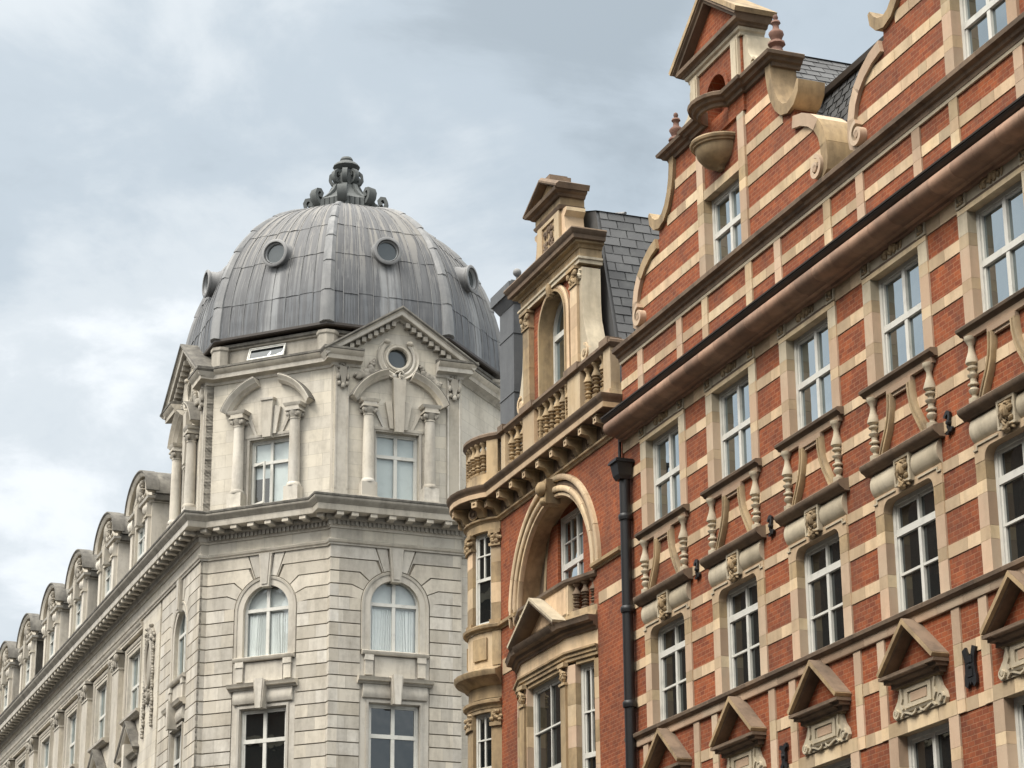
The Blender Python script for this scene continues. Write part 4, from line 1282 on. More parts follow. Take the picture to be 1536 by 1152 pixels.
# ================================================================== CREAM CORNER BUILDING WITH THE DOME
CB = thing("domed_stone_building", "pale stone corner building with a grey lead dome and a row of arched dormers", "building",
           tuple((FA @ T(2.2, 5, 0)).translation))
S = sqrt(.5)
PLp = (-.172, -.172); P0p = (0, 0); P1p = (4.482, 0); P1bp = (4.662, -.18)
P2p = (P1bp[0] + 4.458 * S, P1bp[1] + 4.458 * S); P2r = (P2p[0] - .25 * S, P2p[1] + .25 * S)
def Lp(t): return (PLp[0] + t * S, PLp[1] - t * S)         # t<0 goes away along the street
def Bp(t): return (P2r[0] + t * S, P2r[1] + t * S)
LEND = -47.0
ZS, ZTOP = 20.45, 22.33
JZ = [22.325 - .4245 * i for i in range(0, 32)]
WC = {'A': 2.21, 'B': 2.20, 'L': -2.72}


def rustic(mb, xa, xb, xc, y=0.0, zlow=9.0):
    """channelled courses with voussoirs round an arched window centred on xc"""
    R, RB_ = 1.17, 1.58
    g = .019
    def th(z): return asin(min(1.0, max(0.0, (z - ZS) / RB_)))
    lim = radians(81)
    for i in range(len(JZ) - 1):
        zt, zb = JZ[i], JZ[i + 1]
        if zt < zlow: break
        z1, z0 = zt - (g if i else .0), zb + g
        for s_ in (-1, 1):
            xe = xa if s_ < 0 else xb
            if zb >= ZS - .05:
                t0 = th(zb + g); t1 = th(zt - g) if i else lim
                if zb < ZS + .02: t0 = 0.0
                if i == 0:
                    # crown stones: split into two by a radial joint
                    tm = radians(70)
                    for u0, u1, first in ((t0, tm - .012, True), (tm + .012, lim, False)):
                        def xb_(t): return xc + s_ * (z1 - ZS) / math.tan(t)
                        arcp = [(xc + s_ * R * cos(u0 + (u1 - u0) * k / 4), ZS + R * sin(u0 + (u1 - u0) * k / 4)) for k in range(5)]
                        if first: poly = [(xe, z0), (xc + s_ * RB_ * cos(u0), z0)] + arcp + [(xb_(u1), z1), (xe, z1)]
                        else: poly = arcp + [(xb_(u1), z1), (xb_(u0), z1)]
                        mb.prism(poly if s_ > 0 else poly[::-1], y, y + .08)
                    continue
                n = 5
                arcp = [(xc + s_ * R * cos(t0 + (t1 - t0) * k / n), ZS + R * sin(t0 + (t1 - t0) * k / n)) for k in range(n + 1)]
                poly = [(xe, z0), (xc + s_ * RB_ * cos(t0), z0)] + arcp + [(xc + s_ * RB_ * cos(t1), z1), (xe, z1)]
                mb.prism(poly if s_ > 0 else poly[::-1], y, y + .08)
            else:
                e = xc + s_ * (R if zb > 17.5 else 1.17)
                if 18.15 < zb + .2 < 18.9: e = xc + s_ * 1.17
                a, c = sorted((xe, e))
                m = a + (c - a) * rnd.uniform(.3, .7)
                for p, q in ((a, m - .002), (m + .002, c)): mb.box(p, q, y, y + .08, z0, z1)


def arch_bay(xc):
    """window dressings of one rusticated bay, local x = 0 at its centre"""
    b = MB('portland_stone')
    # arched architrave
    b.prism([(-1.13, 18.95), (-.84, 18.95)] + arc(0, ZS, .84, .84, 180, 0, 20) + [(.84, 18.95), (1.13, 18.95)] + arc(0, ZS, 1.13, 1.13, 0, 180, 24), .03, .42)
    b.rake([(-1.10, 18.95)] + arc(0, ZS, 1.10, 1.10, 180, 0, 24) + [(1.10, 18.95)], [(-.05, .03), (-.05, .0), (.03, -.02), (.05, .03)])
    b.prism([(-.15, 21.22), (.15, 21.22), (.24, 22.33), (-.24, 22.33)], -.10, .2)
    b.prism([(-.10, 21.3), (.10, 21.3), (.17, 22.33), (-.17, 22.33)], -.13, -.05)
    # sill, apron panel and its side consoles
    b.mould([(-1.12, 0.02), (1.12, 0.02)], [(-.4, 18.80), (.10, 18.80), (.13, 18.84), (.14, 18.92), (.10, 18.94), (-.4, 18.97)])
    b.box(-1.16, 1.16, .03, .42, 17.30, 18.80)
    for s_ in (-1, 1):
        b.box(s_ * .88 - .13, s_ * .88 + .13, -.06, .05, 18.15, 18.80); b.box(s_ * .88 - .15, s_ * .88 + .15, -.09, .05, 18.62, 18.80)
    b.prism(rect(-.68, .68, 18.10, 18.76), .0, .05)
    # hood of the window below with its long keystone
    b.mould([(-1.26, .02), (1.26, .02)], [(0, 17.86), (.10, 17.87), (.13, 17.93), (.22, 17.95), (.24, 18.01), (.27, 18.06), (0, 18.10)])
    b.mould([(-1.08, .02), (1.08, .02)], [(0, 17.42), (.07, 17.43), (.10, 17.50), (.12, 17.60), (.10, 17.72), (.06, 17.86), (0, 17.86)])
    b.prism([(-.13, 17.22), (.13, 17.22), (.20, 18.12), (-.20, 18.12)], -.30, .05)
    b.prism([(-.09, 17.2), (.09, 17.2), (.15, 18.16), (-.15, 18.16)], -.33, -.28)
    b.prism(rect(-1.15, 1.15, 9.0, 17.42), .03, .42, [rect(-.84, .84, 9.02, 17.26)])
    b.rake([(-.9, 9.1), (-.9, 17.32), (.9, 17.32), (.9, 9.1)], [(-.04, .03), (-.04, -.01), (.04, -.01), (.04, .03)])
    return b


# rusticated walls: dark recessed backing with proud courses
for key, F, xa, xb in (('A', FA, .0, 4.482), ('B', FB, .0, 4.458), ('L', FL, -5.52, 0.0)):
    xc = WC[key]
    hs = [archhole(xc, 1.12, 18.0, ZS, 20), rect(xc - 1.14, xc + 1.14, 9.0, 17.45)]
    b = MB('joint_mortar'); b.prism(rect(xa + (.02 if key != 'L' else 0), xb - .02, 0, 22.35), .045, .40, hs, back=False)
    o = b.build('wall', CB, F)
    b = MB('portland_stone'); rustic(b, xa, xb, xc)
    b.box(xa, xb, .0, .08, 0, 9.0)
    if key == 'L': b.box(-.002 - .01, -.0, .0, .25, 9, 22.33) if False else None
    b.build('stone_courses', o, F)
    b = MB('ashlar_stone')
    b.box(xa, xb, .0, .40, 22.34, 23.0)
    b.build('frieze', o, F)
b0 = arch_bay(0)
ob = b0.build('window_surround', CB, FA @ T(WC['A']), smooth=30)
dup(ob, CB, FB @ T(WC['B'])); dup(ob, CB, FL @ T(WC['L']))
# returns between the faces (each pier steps forward of the canted face)
for (p, q) in ((PLp, P0p), (P1p, P1bp), (P2p, P2r)):
    b = MB('portland_stone')
    d = Vector((q[0] - p[0], q[1] - p[1])).normalized(); nrm = (d.y, -d.x)
    for i in range(len(JZ) - 1):
        if JZ[i] < 9: break
        z1, z0 = JZ[i] - .024, JZ[i + 1] + .024
        b.plan([p, q, (q[0] - nrm[0] * .3, q[1] - nrm[1] * .3), (p[0] - nrm[0] * .3, p[1] - nrm[1] * .3)], z0, z1)
    b.build('pier_return', CB, FA)
b = MB('ashlar_stone'); b.prism(rect(4.46, 20, 0, 23.0), .25, .6, back=False); b.build('side_street_wall', CB, FB)
for x in (7.4, 11.2, 15.0): dup(ob, CB, FB @ T(x, .20))

# string, dentils, modillion cornice round the whole building
cpath = [Lp(LEND), Lp(-8.7), PLp, P0p, P1p, P1bp, P2p, P2r, Bp(16)]
b = MB('portland_stone')
b.mould(cpath, [(0, 22.33), (.05, 22.33), (.06, 22.38), (.10, 22.41), (.12, 22.48), (.10, 22.50), (.0, 22.54)])
b.mould(cpath, [(0, 22.88), (.04, 22.88), (.06, 22.94), (.10, 22.96), (.10, 23.12), (.0, 23.12)])
b.use('carved_stone')
b.mould(cpath, [(0, 23.10), (.17, 23.11), (.19, 23.14), (.22, 23.15), (.22, 23.30), (0, 23.30)])
b.use('portland_stone')
b.mould(cpath, [(0, 23.28), (.63, 23.29), (.64, 23.31), (.64, 23.50), (0, 23.50)])
b.use('carved_stone')
b.mould(cpath, [(0, 23.49), (.66, 23.50), (.69, 23.55), (.77, 23.62), (.79, 23.66), (.79, 23.71), (0, 23.78)])
b.use('sooty_stone')
b.mould(cpath, [(0, 23.76), (.76, 23.715), (.81, 23.72), (.82, 23.78), (.78, 23.81), (0, 23.93)])
b.use('carved_stone')
for (p, q) in list(zip(cpath, cpath[1:]))[:6]:
    L_ = hypot(q[0] - p[0], q[1] - p[1])
    if L_ < .5: continue
    d = ((q[0] - p[0]) / L_, (q[1] - p[1]) / L_); nr = (d[1], -d[0]); k = int(L_ / .145)
    for i in range(k):
        t = (i + .5) * L_ / k; x, y = p[0] + d[0] * t, p[1] + d[1] * t
        a = .045
        b.plan([(x - d[0] * a + nr[0] * .09, y - d[1] * a + nr[1] * .09), (x + d[0] * a + nr[0] * .09, y + d[1] * a + nr[1] * .09),
                (x + d[0] * a + nr[0] * .165, y + d[1] * a + nr[1] * .165), (x - d[0] * a + nr[0] * .165, y - d[1] * a + nr[1] * .165)], 22.965, 23.105)
cor = b.build('main_cornice', CB, FA)
b = MB('portland_stone')
prof = [(.02, 23.155), (-.10, 23.155), (-.16, 23.175), (-.30, 23.165), (-.36, 23.145), (-.385, 23.17), (-.385, 23.283), (.02, 23.283)]
n = len(prof)
b.add([(x, y, z) for x in (-.115, .115) for y, z in prof], [tuple(range(n)), tuple(range(2 * n - 1, n - 1, -1))] + [(i, (i + 1) % n, n + (i + 1) % n, n + i) for i in range(n)])
m0 = None
for (p, q, ext) in ((Lp(LEND), PLp, 0), (P0p, P1p, 0), (P1bp, P2p, 0)):
    L_ = hypot(q[0] - p[0], q[1] - p[1]); d = ((q[0] - p[0]) / L_, (q[1] - p[1]) / L_); nr = (d[1], -d[0])
    k = round(L_ / .645)
    for i in range(k + 1):
        t = L_ - (i + .02) * L_ / k - (.0) if i < k else .05
        t = min(max(t, .13), L_ + .06)
        x, y = p[0] + d[0] * t + nr[0] * .21, p[1] + d[1] * t + nr[1] * .21
        M = FA @ T(x, y, 0) @ Matrix.Rotation(atan2(d[1], d[0]), 4, 'Z')
        if m0 is None: m0 = b.build('modillion', cor, M)
        else: dup(m0, cor, M)

# glazing of the lower floors
wb, wg = window_mesh(1.68, 2.44, .085, [(0, .055, .08, 2.38)], [(1.58, .055)], arch=True)
def curtains(w, h):
    c = MB('curtain_cloth')
    for s_ in (-1, 1):
        pts = []
        for i in range(25):
            x = s_ * (.06 + (w / 2 - .14) * i / 24); pts.append((x, .105 + .02 * sin(i * 1.9) + .012 * sin(i * 4.1 + s_)))
        c.add([(x, y, .05) for x, y in pts] + [(x * (.86 if abs(x) < w * .3 else 1), y, h * .63) for x, y in pts], [(i, i + 1, 26 + i, 25 + i) for i in range(24)])
    c.box(-w / 2, w / 2, .15, .16, 0, h)
    return c
def blind(w, h, z0=0.0, col='blind_cloth'):
    c = MB(col); c.box(-w / 2, w / 2, .11, .12, z0, h); return c
o = win('window', CB, FA @ T(WC['A'], .17, 18.93), wb, wg, 'clear_glass', [('curtain', curtains(1.6, 2.3))])
for x in (7.4, 11.2, 15.0): dup(o, CB, FB @ T(x, .19, 18.93))
dup(o, CB, FB @ T(WC['B'], .17, 18.93))
wb, wg = window_mesh(1.68, 2.44, .085, [(0, .055, .08, 2.38)], [(1.58, .055)], arch=True)
win('window', CB, FL @ T(WC['L'], .17, 18.93), wb, wg)
def low_window(open_left=False):
    wb, wg = window_mesh(1.68, 3.4, .08, [(0, .06, .08, 3.32)], [(2.38, .065)])
    return wb, wg
wb, wg = low_window(); o = win('window', CB, FA @ T(WC['A'], .16, 13.86), wb, wg, 'dark_glass')
sash = MB('white_paint'); sash.prism(rect(0, .62, 0, 2.2), 0, .05, [rect(.06, .56, .07, 2.13)])
sash.build('casement', o, FA @ T(WC['A'] - .76, .18, 13.98) @ Matrix.Rotation(radians(68), 4, 'Z'))
o = win('window', CB, FB @ T(WC['B'], .16, 13.86), *low_window(), 'dark_glass')
for x in (7.4, 11.2, 15.0): dup(o, CB, FB @ T(x, .19, 13.86))
win('window', CB, FL @ T(WC['L'], .16, 13.86), *low_window(), 'dark_glass')
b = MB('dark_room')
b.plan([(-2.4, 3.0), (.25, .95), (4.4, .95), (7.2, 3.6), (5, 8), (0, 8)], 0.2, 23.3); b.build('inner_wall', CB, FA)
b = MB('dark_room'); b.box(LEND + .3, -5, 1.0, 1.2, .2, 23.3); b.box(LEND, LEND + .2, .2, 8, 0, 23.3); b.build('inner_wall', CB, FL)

# ------------------------------------------------------------------ upper storey (the drum under the dome)
ZD = 23.75
for key, F, xa, xb in (('A', FA, .0, 4.482), ('B', FB, .0, 4.458), ('L', FL, -4.458, 0.0)):
    xc = {'A': 2.19, 'B': 2.22, 'L': -2.24}[key]
    b = MB('ashlar_stone')
    top = 28.9 if key == 'A' else 29.0
    outl = rect(xa, xb, ZD, top)
    if key != 'A': outl = [(xa, ZD), (xb, ZD), (xb, 28.75), ((xa + xb) / 2, 30.35), (xa, 28.75)]
    hs = [rect(xc - .86, xc + .86, 23.9, 26.42)]
    if key != 'A': hs.append(arc(xc - .02, 28.90, .36, .36, 0, 342, 19))
    b.prism(outl, 0, .45, hs, back=False)
    o = b.build('drum_wall', CB, F)
    M = F @ T(xc)
    b = MB('portland_stone')                               # architrave and voussoirs
    b.prism(rect(-.86, .86, 23.9, 26.42), .10, .45, [rect(-.74, .74, 23.9, 26.28)])
    b.rake([(-.80, 23.95), (-.80, 26.35), (.80, 26.35), (.80, 23.95)], [(-.05, .10), (-.05, .0), (.03, -.03), (.05, .10)])
    b.mould([(-.88, 0), (.88, 0)], [(0, 26.34), (.04, 26.36), (.06, 26.44), (.0, 26.46)])
    kt = 27.58 if key == 'A' else 28.12
    b.prism([(-.15, 26.28), (.15, 26.28), (.22, kt), (-.22, kt)], -.22, .02)
    for s_ in (-1, 1):
        b.prism([(s_ * .17, 26.40), (s_ * .30, 26.40), (s_ * .46, 27.30), (s_ * .235, 27.38)], -.12, .02)
        b.prism([(s_ * .44, 26.42), (s_ * .52, 26.42), (s_ * .78, 26.95), (s_ * .66, 27.02)], -.05, .02)
    if key == 'A': b.mould([(-.24, -.0), (.24, .0)], [(.0, kt - .02), (.26, kt - .02), (.27, kt + .05), (0, kt + .08)])
    else: b.carve(-.16, .16, 28.10, 28.46, -.12, 12, .09, 17, .10); b.box(-.2, .2, -.2, 0, 28.1, 28.16)
    # broken segmental pediment
    R, cz = 1.70, 26.60
    for a0, a1 in ((156.5, 104), (24, 75)):
        pts = arc(0, cz, R, R, a0, a1, 10)
        sg = 1 if a0 > 90 else -1
        P = [(-.12, .03), (-.12, -.16), (-.08, -.20), (-.04, -.30), (.02, -.33), (.07, -.40), (.11, -.42), (.14, -.40), (.14, .03)]
        b.use('portland_stone'); b.rake(pts, [(sg * n_, y) for n_, y in P])
        b.use('sooty_stone'); b.rake(pts, [(sg * n_, y) for n_, y in [(.135, .02), (.135, -.415), (.165, -.40), (.165, .02)]])
    b.use('portland_stone')
    for s_ in (-1, 1):                                     # engaged columns
        cx = s_ * 1.06
        b.box(cx - .26, cx + .26, -.40, .02, 23.8, 24.42); b.box(cx - .29, cx + .29, -.43, .02, 23.8, 23.95)
        b.lathe([(.235, 24.42), (.245, 24.47), (.22, 24.53), (.195, 24.56), (.195, 24.60), (.19, 25.3), (.175, 26.2), (.165, 26.72), (.185, 26.73), (.185, 26.77)], (cx, -.19, 0), 16)
        b.use('carved_stone')
        b.lathe([(.17, 26.77), (.20, 26.86), (.235, 26.96), (.235, 27.0)], (cx, -.19, 0), 12)
        for t in (-1, 1): b.lump((cx + t * .19, -.34, 26.90), (.085, .07, .085)); b.lump((cx + t * .2, -.06, 26.90), (.08, .07, .08))
        b.carve(cx - .2, cx + .2, 26.80, 27.0, -.36, 8, .07, 2, .03)
        b.use('portland_stone')
        b.box(cx - .27, cx + .27, -.43, .02, 27.0, 27.06); b.box(cx - .23, cx + .23, -.39, .02, 27.06, 27.18)
        b.mould([(cx - .25, .02), (cx - .25, -.36), (cx + .25, -.36), (cx + .25, .02)], [(0, 27.16), (.04, 27.17), (.07, 27.22), (.09, 27.27), (-.2, 27.31)])
        b.box(cx - .25, cx + .25, -.36, .02, 27.16, 27.27)
    b.build('aedicule', o, M, smooth=35)
    if key == 'A':
        wb, wg = window_mesh(1.50, 2.30, .075, [(0, .05, .08, 2.24)], [(1.50, .05)])
        w_ = win('window', o, M @ T(0, .19, 24.0), wb, wg, 'clear_glass', [('blind', blind(1.46, 2.3, .0))])
        s2 = MB('white_paint'); s2.prism(rect(0, .66, 0, 1.42), 0, .05, [rect(.065, .595, .07, 1.35)])
        s2.build('casement', w_, M @ T(-.70, .16, 24.06) @ Matrix.Rotation(radians(-24), 4, 'Z'))
        d_ = MB('dark_room'); d_.box(-.1, .06, .098, .105, .05, 1.45); d_.build('gap', w_, M @ T(0, .19, 24.0))
        c_ = MB('brown_cloth'); c_.box(-.66, -.12, .098, .105, .05, 1.0); c_.build('curtain', w_, M @ T(0, .19, 24.0))
    else:
        wb, wg = window_mesh(1.50, 2.30, .075, [(0, .06, .08, 2.24)], [(1.50, .055)])
        win('window', o, M @ T(0, .19, 24.0), wb, wg, 'clear_glass', [('blind', blind(1.46, 2.3))])
        # corner pilasters with drops
        b = MB('portland_stone')
        for px0, px1 in ((xa + .0, xa + .58), (xb - .58, xb - .0)):
            b.box(px0 + .05, px1 - .05, -.05, .02, 24.0, 28.46)
            b.rake([(px0 + .09, 24.2), (px0 + .09, 28.4), (px1 - .09, 28.4), (px1 - .09, 24.2)], [(-.025, -.05), (-.025, -.07), (.025, -.07), (.025, -.05)])
            m = (px0 + px1) / 2
            b.use('carved_stone')
            b.prism([(m - .10, 28.36), (m + .10, 28.36), (m + .14, 28.2), (m + .05, 27.78), (m - .05, 27.78), (m - .14, 28.2)], -.16, -.04)
            for s_ in (-1, 1): b.lump((m + s_ * .17, -.13, 28.02), (.07, .08, .12), 8, 5); b.lump((m + s_ * .13, -.12, 27.78), (.07, .07, .08), 8, 5)
            b.lump((m, -.14, 27.70), (.09, .08, .10)); b.carve(m - .22, m + .22, 28.28, 28.5, -.06, 12, .08, 7, .07)
            b.use('portland_stone')
        # oculus with its scrolled cartouche and swags
        oc = xc - .02
        b.use('portland_stone')
        b.lathe([(.36, .0), (.34, .05), (.38, .10), (.43, .10), (.45, .06), (.50, .05), (.52, .02), (.52, -.02)], (oc, 0, 28.90), 28, axis='y')
        b.rake(arc(oc, 28.90, .62, .66, 50, -80, 14), [(-.10, .02), (-.10, -.08), (-.04, -.12), (.04, -.08), (.10, -.13), (.12, -.08), (.12, .02)])
        b.rake(arc(oc, 28.90, .62, .66, 130, 260, 14), [(-.12, .02), (-.12, -.08), (-.10, -.13), (-.04, -.08), (.04, -.12), (.10, -.08), (.10, .02)])
        for s_ in (-1, 1): b.lump((oc + s_ * .40, -.10, 29.44), (.13, .09, .09)); b.lump((oc + s_ * .14, -.10, 28.24), (.10, .08, .09))
        b.use('carved_stone')
        for s_ in (-1, 1):
            r = random.Random(31)
            for i in range(26):
                t = i / 25
                x = oc + s_ * (.78 + .72 * t); z = 28.75 - .62 * t + .0 - .38 * sin(pi * t) * .6
                q = .05 + .07 * sin(pi * t)
                b.lump((x + r.uniform(-.05, .05), -.07 - r.uniform(0, .05), z + r.uniform(-.06, .06)), (q * 1.1, .08, q), 7, 5, r.uniform(0, 3))
        b.use('portland_stone')
        # raking cornice
        mx = (xa + xb) / 2
        rp_ = [(xa - .34, 28.66), (mx, 30.34), (xb + .34, 28.66)]
        b.rake(rp_, [(-.10, .05), (-.10, -.12), (-.02, -.14), (.0, -.36), (.03, -.38), (.12, -.38), (.16, -.44), (.16, .35), (-.10, .35)])
        b.use('sooty_stone'); b.rake([(rp_[0][0], rp_[0][1]), rp_[1], rp_[2]], [(.155, .9), (.155, -.45), (.20, -.49), (.25, -.47), (.25, .9)])
        b.use('carved_stone')
        for s_ in (-1, 1):
            for i in range(11):
                t = (i + .8) / 12.0
                x = mx + s_ * (xb - xa + .5) / 2 * (1 - t); z = 30.34 - (30.34 - 28.66) * (1 - t) * ((xb - xa + .5) / (xb - xa + .68)) - .13
                b.box(x - .075, x + .075, -.27, .0, z - .10, z + .06)
        b.build('pediment', o, F, smooth=35)
        g = MB('window_glass'); g.lathe([(.001, -.12), (.36, -.12), (.36, -.14)], (oc, 0, 28.90), 28, axis='y'); g.mats = ['dim_glass']; g.build('pane', o, F)
# other faces of the drum
DC = (2.25, 4.95)
b = MB('ashlar_stone')
P2c = P2r
rear = [P2c, (7.637, 7.60), (4.46, 10.75), (.05, 10.75), (-3.15, 7.6), (-3.30, 2.99)]
def wall_strip(mb, pts, z0, z1):
    for p, q in zip(pts, pts[1:]): mb.add([(*p, z0), (*q, z0), (*q, z1), (*p, z1)], [(0, 1, 2, 3)])
wall_strip(b, rear, ZD, 28.95)
b.build('drum_wall', CB, FA)
for (p, q) in ((PLp, P0p), (P1p, P1bp), (P2p, P2r)):
    b = MB('portland_stone'); wall_strip(b, [p, q], ZD, 28.95); b.build('pier_return', CB, FA)
UC = [(0, 28.42), (.05, 28.42), (.07, 28.50), (.15, 28.55), (.30, 28.56), (.31, 28.70), (.36, 28.74), (.42, 28.82), (.44, 28.86), (0, 28.90)]
UD = [(0, 28.88), (.42, 28.865), (.46, 28.88), (.46, 28.95), (0, 29.02)]
Bq = lambda t: (P1bp[0] + t * S, P1bp[1] + t * S)
b = MB('portland_stone', 'sooty_stone')
for pth in ([Lp(-.92), PLp, P0p, P1p, P1bp, Bq(.92)], [Bq(3.54), P2p, P2r] + rear[1:] + [Lp(-4.458), Lp(-3.54)]):
    b.use('portland_stone'); b.mould(pth, UC)
    b.use('sooty_stone'); b.mould(pth, UD)
b.build('upper_cornice', CB, FA)
def octa(r, rot=0.0): return [(DC[0] + r * cos(radians(-90 - 22.5 + 45 * i)), DC[1] + r * sin(radians(-90 - 22.5 + 45 * i))) for i in range(8)]
b = MB('carved_stone', 'sooty_stone')
c8 = 1 / cos(radians(22.5))
b.mould(octa(4.93 * c8), [(-.5, 28.8), (.0, 28.8), (.0, 29.05), (-.03, 29.08), (-.03, 29.58), (.04, 29.61), (.06, 29.66), (-.5, 29.66)], closed=True)
b.use('sooty_stone'); b.mould(octa(4.93 * c8), [(-.5, 29.65), (.07, 29.65), (.12, 29.69), (.12, 29.78), (-.5, 29.84)], closed=True)
for i, (x, y) in enumerate(octa(4.90 * c8)):
    b.use('carved_stone'); b.lathe([(.34, 28.9), (.34, 29.55), (.38, 29.60), (.38, 29.70), (.001, 29.74)], (x, y, 0), 8, pi / 8, 2 * pi + pi / 8)
par = b.build('parapet', CB, FA)
wb, wg = window_mesh(1.40, .50, .03, d=.06); win('skylight', par, FA @ T(2.02, -.16, 29.10) @ Matrix.Rotation(radians(-20), 4, 'X'), wb, wg, 'dark_glass')

# ------------------------------------------------------------------ the lead dome
DP = [(5.62, 29.98), (5.60, 30.5), (5.55, 31.0), (5.47, 31.5), (5.35, 32.0), (5.17, 32.55), (4.95, 33.1), (4.68, 33.6), (4.35, 34.08), (3.95, 34.55), (3.48, 34.98), (2.95, 35.35), (2.35, 35.67), (1.7, 35.92), (1.2, 36.05)]
def prof_at(z):
    for (r0, z0), (r1, z1) in zip(DP, DP[1:]):
        if z0 <= z <= z1: return r0 + (r1 - r0) * (z - z0) / (z1 - z0)
    return DP[-1][0]
arcl = [0.0]
for (r0, z0), (r1, z1) in zip(DP, DP[1:]): arcl.append(arcl[-1] + hypot(r1 - r0, z1 - z0))
def s_at(s):
    for i in range(len(DP) - 1):
        if s <= arcl[i + 1] + 1e-9:
            t = (s - arcl[i]) / (arcl[i + 1] - arcl[i]); return (DP[i][0] + (DP[i + 1][0] - DP[i][0]) * t, DP[i][1] + (DP[i + 1][1] - DP[i][1]) * t)
    return DP[-1]
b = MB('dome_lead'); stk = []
seam = MB('old_lead')
NS = 8; HT = radians(22.5)
TOT = arcl[-1]
lev = [0.0, 1.15, 2.75, 4.25, TOT]
for fi in range(8):
    am = radians(-90 + 45 * fi)
    nx, ny = cos(am), sin(am); tx, ty = -sin(am), cos(am)
    def P(f, s, off=0.0):
        r, z = s_at(min(max(s, 0), TOT)); ap = r * cos(HT); hw = r * sin(HT) - .02
        r2, z2 = s_at(min(s + .02, TOT)); r1, z1 = s_at(max(s - .02, 0))
        tn = Vector((r2 - r1, z2 - z1)).normalized(); no = (tn.y, -tn.x)
        a = ap + off * no[0]
        return (DC[0] + nx * a + tx * f * hw, DC[1] + ny * a + ty * f * hw, z + off * no[1])
    for j in range(NS):
        f0, f1 = -1 + 2 * j / NS, -1 + 2 * (j + 1) / NS
        stag = 0.0
        lv = [0.0] + [l + (stag if 0 < l < TOT else 0) + rnd.uniform(-.035, .035) for l in lev[1:-1]] + [TOT]
        for s0, s1 in zip(lv, lv[1:]):
            m = 8; vs = []
            w_ = (f1 - f0) * .008
            for k in range(m + 1):
                s = s0 + (s1 - s0 + (.05 if s1 < TOT else 0)) * k / m
                off = .018 * (1 - k / m)
                for q in range(3):
                    f = f0 + w_ + (f1 - f0 - 2 * w_) * q / 2
                    bul = .03 * (1 - abs(q - 1)) * rnd.uniform(.2, 1)
                    vs.append(P(f, s, off + bul)); stk.append((f * 2.3, s, fi * 3.7))
            lo = [P(f0 + w_, s0, -.01), P((f0 + f1) / 2, s0, -.01), P(f1 - w_, s0, -.01)]
            base = len(vs); vs += lo; stk += [(f0 * 2.3, s0, fi), (f0 * 2.3, s0, fi), (f1 * 2.3, s0, fi)]
            fs = [(k * 3 + q, k * 3 + q + 1, k * 3 + q + 4, k * 3 + q + 3) for k in range(m) for q in range(2)] + [(base, base + 1, 1, 0), (base + 1, base + 2, 2, 1)]
            b.add(vs, fs)
        if 0 < j:
            N_ = 24
            seam.tube([P(f0, TOT * k / N_, .022) for k in range(N_ + 1)], .012, 6)
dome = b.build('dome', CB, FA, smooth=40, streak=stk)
seam.build('lead_roll', dome, FA, smooth=50)
b = MB('hip_lead')
for ci in range(8):
    a = radians(-90 - 22.5 + 45 * ci)
    nx, ny = cos(a), sin(a); tx, ty = -sin(a), cos(a)
    cuts = [0.0, 1.15, 2.35, 3.55, 4.75, 6.0, TOT]
    for s0, s1 in zip(cuts, cuts[1:]):
        vs = []; m = 8
        b.use('hip_lead')
        for k in range(m + 1):
            s = s0 + (s1 - s0) * k / m; r, z = s_at(s); w_ = .09 + .17 * (1 - s / TOT)
            off = .075 + .03 * (1 - k / m)
            for u, o_ in ((-w_, -.12 - .05), (-w_ * .95, off * .55 - .06), (-w_ * .4, off), (w_ * .4, off), (w_ * .95, off * .55 - .06), (w_, -.12 - .05)):
                vs.append((DC[0] + nx * (r + o_) + tx * u, DC[1] + ny * (r + o_) + ty * u, z + o_ * .3))
        b.add(vs, [(k * 6 + q, k * 6 + q + 1, k * 6 + q + 7, k * 6 + q + 6) for k in range(m) for q in range(5)] + [(0, 1, 2, 3, 4, 5)])
b.build('hip_roll', dome, FA, smooth=40)
b = MB('black_gutter'); b.mould(octa(5.62), [(-.9, 29.86), (.0, 29.86), (.035, 29.90), (.035, 29.985), (-.9, 30.0)], closed=True)
b.build('dome_eaves', dome, FA)
# roundels
rb = None
for fi in range(8):
    a = radians(-90 + 45 * fi); z = 32.86; ap = prof_at(z) * cos(HT)
    M = FA @ T(DC[0] + cos(a) * ap, DC[1] + sin(a) * ap, z) @ Matrix.Rotation(a + pi / 2, 4, 'Z')
    if rb is None:
        b = MB('old_lead'); b.lathe([(.60, -.9), (.50, -.05), (.45, .05), (.445, .30), (.47, .32), (.50, .36), (.50, .40), (.47, .42), (.40, .42), (.385, .36), (.37, .20)], (0, 0, 0), 32, axis='y')
        b.use('bright_lead'); b.lathe([(.37, .34), (.36, .36), (.345, .34), (.345, .2)], (0, 0, 0), 32, axis='y')
        rb = b.build('roundel', CB, M, smooth=40)
        g = MB('dim_glass'); g.lathe([(.001, .26), (.37, .26), (.37, .24)], (0, 0, 0), 28, axis='y'); g.build('pane', rb, M)
    else: dup(rb, CB, M)
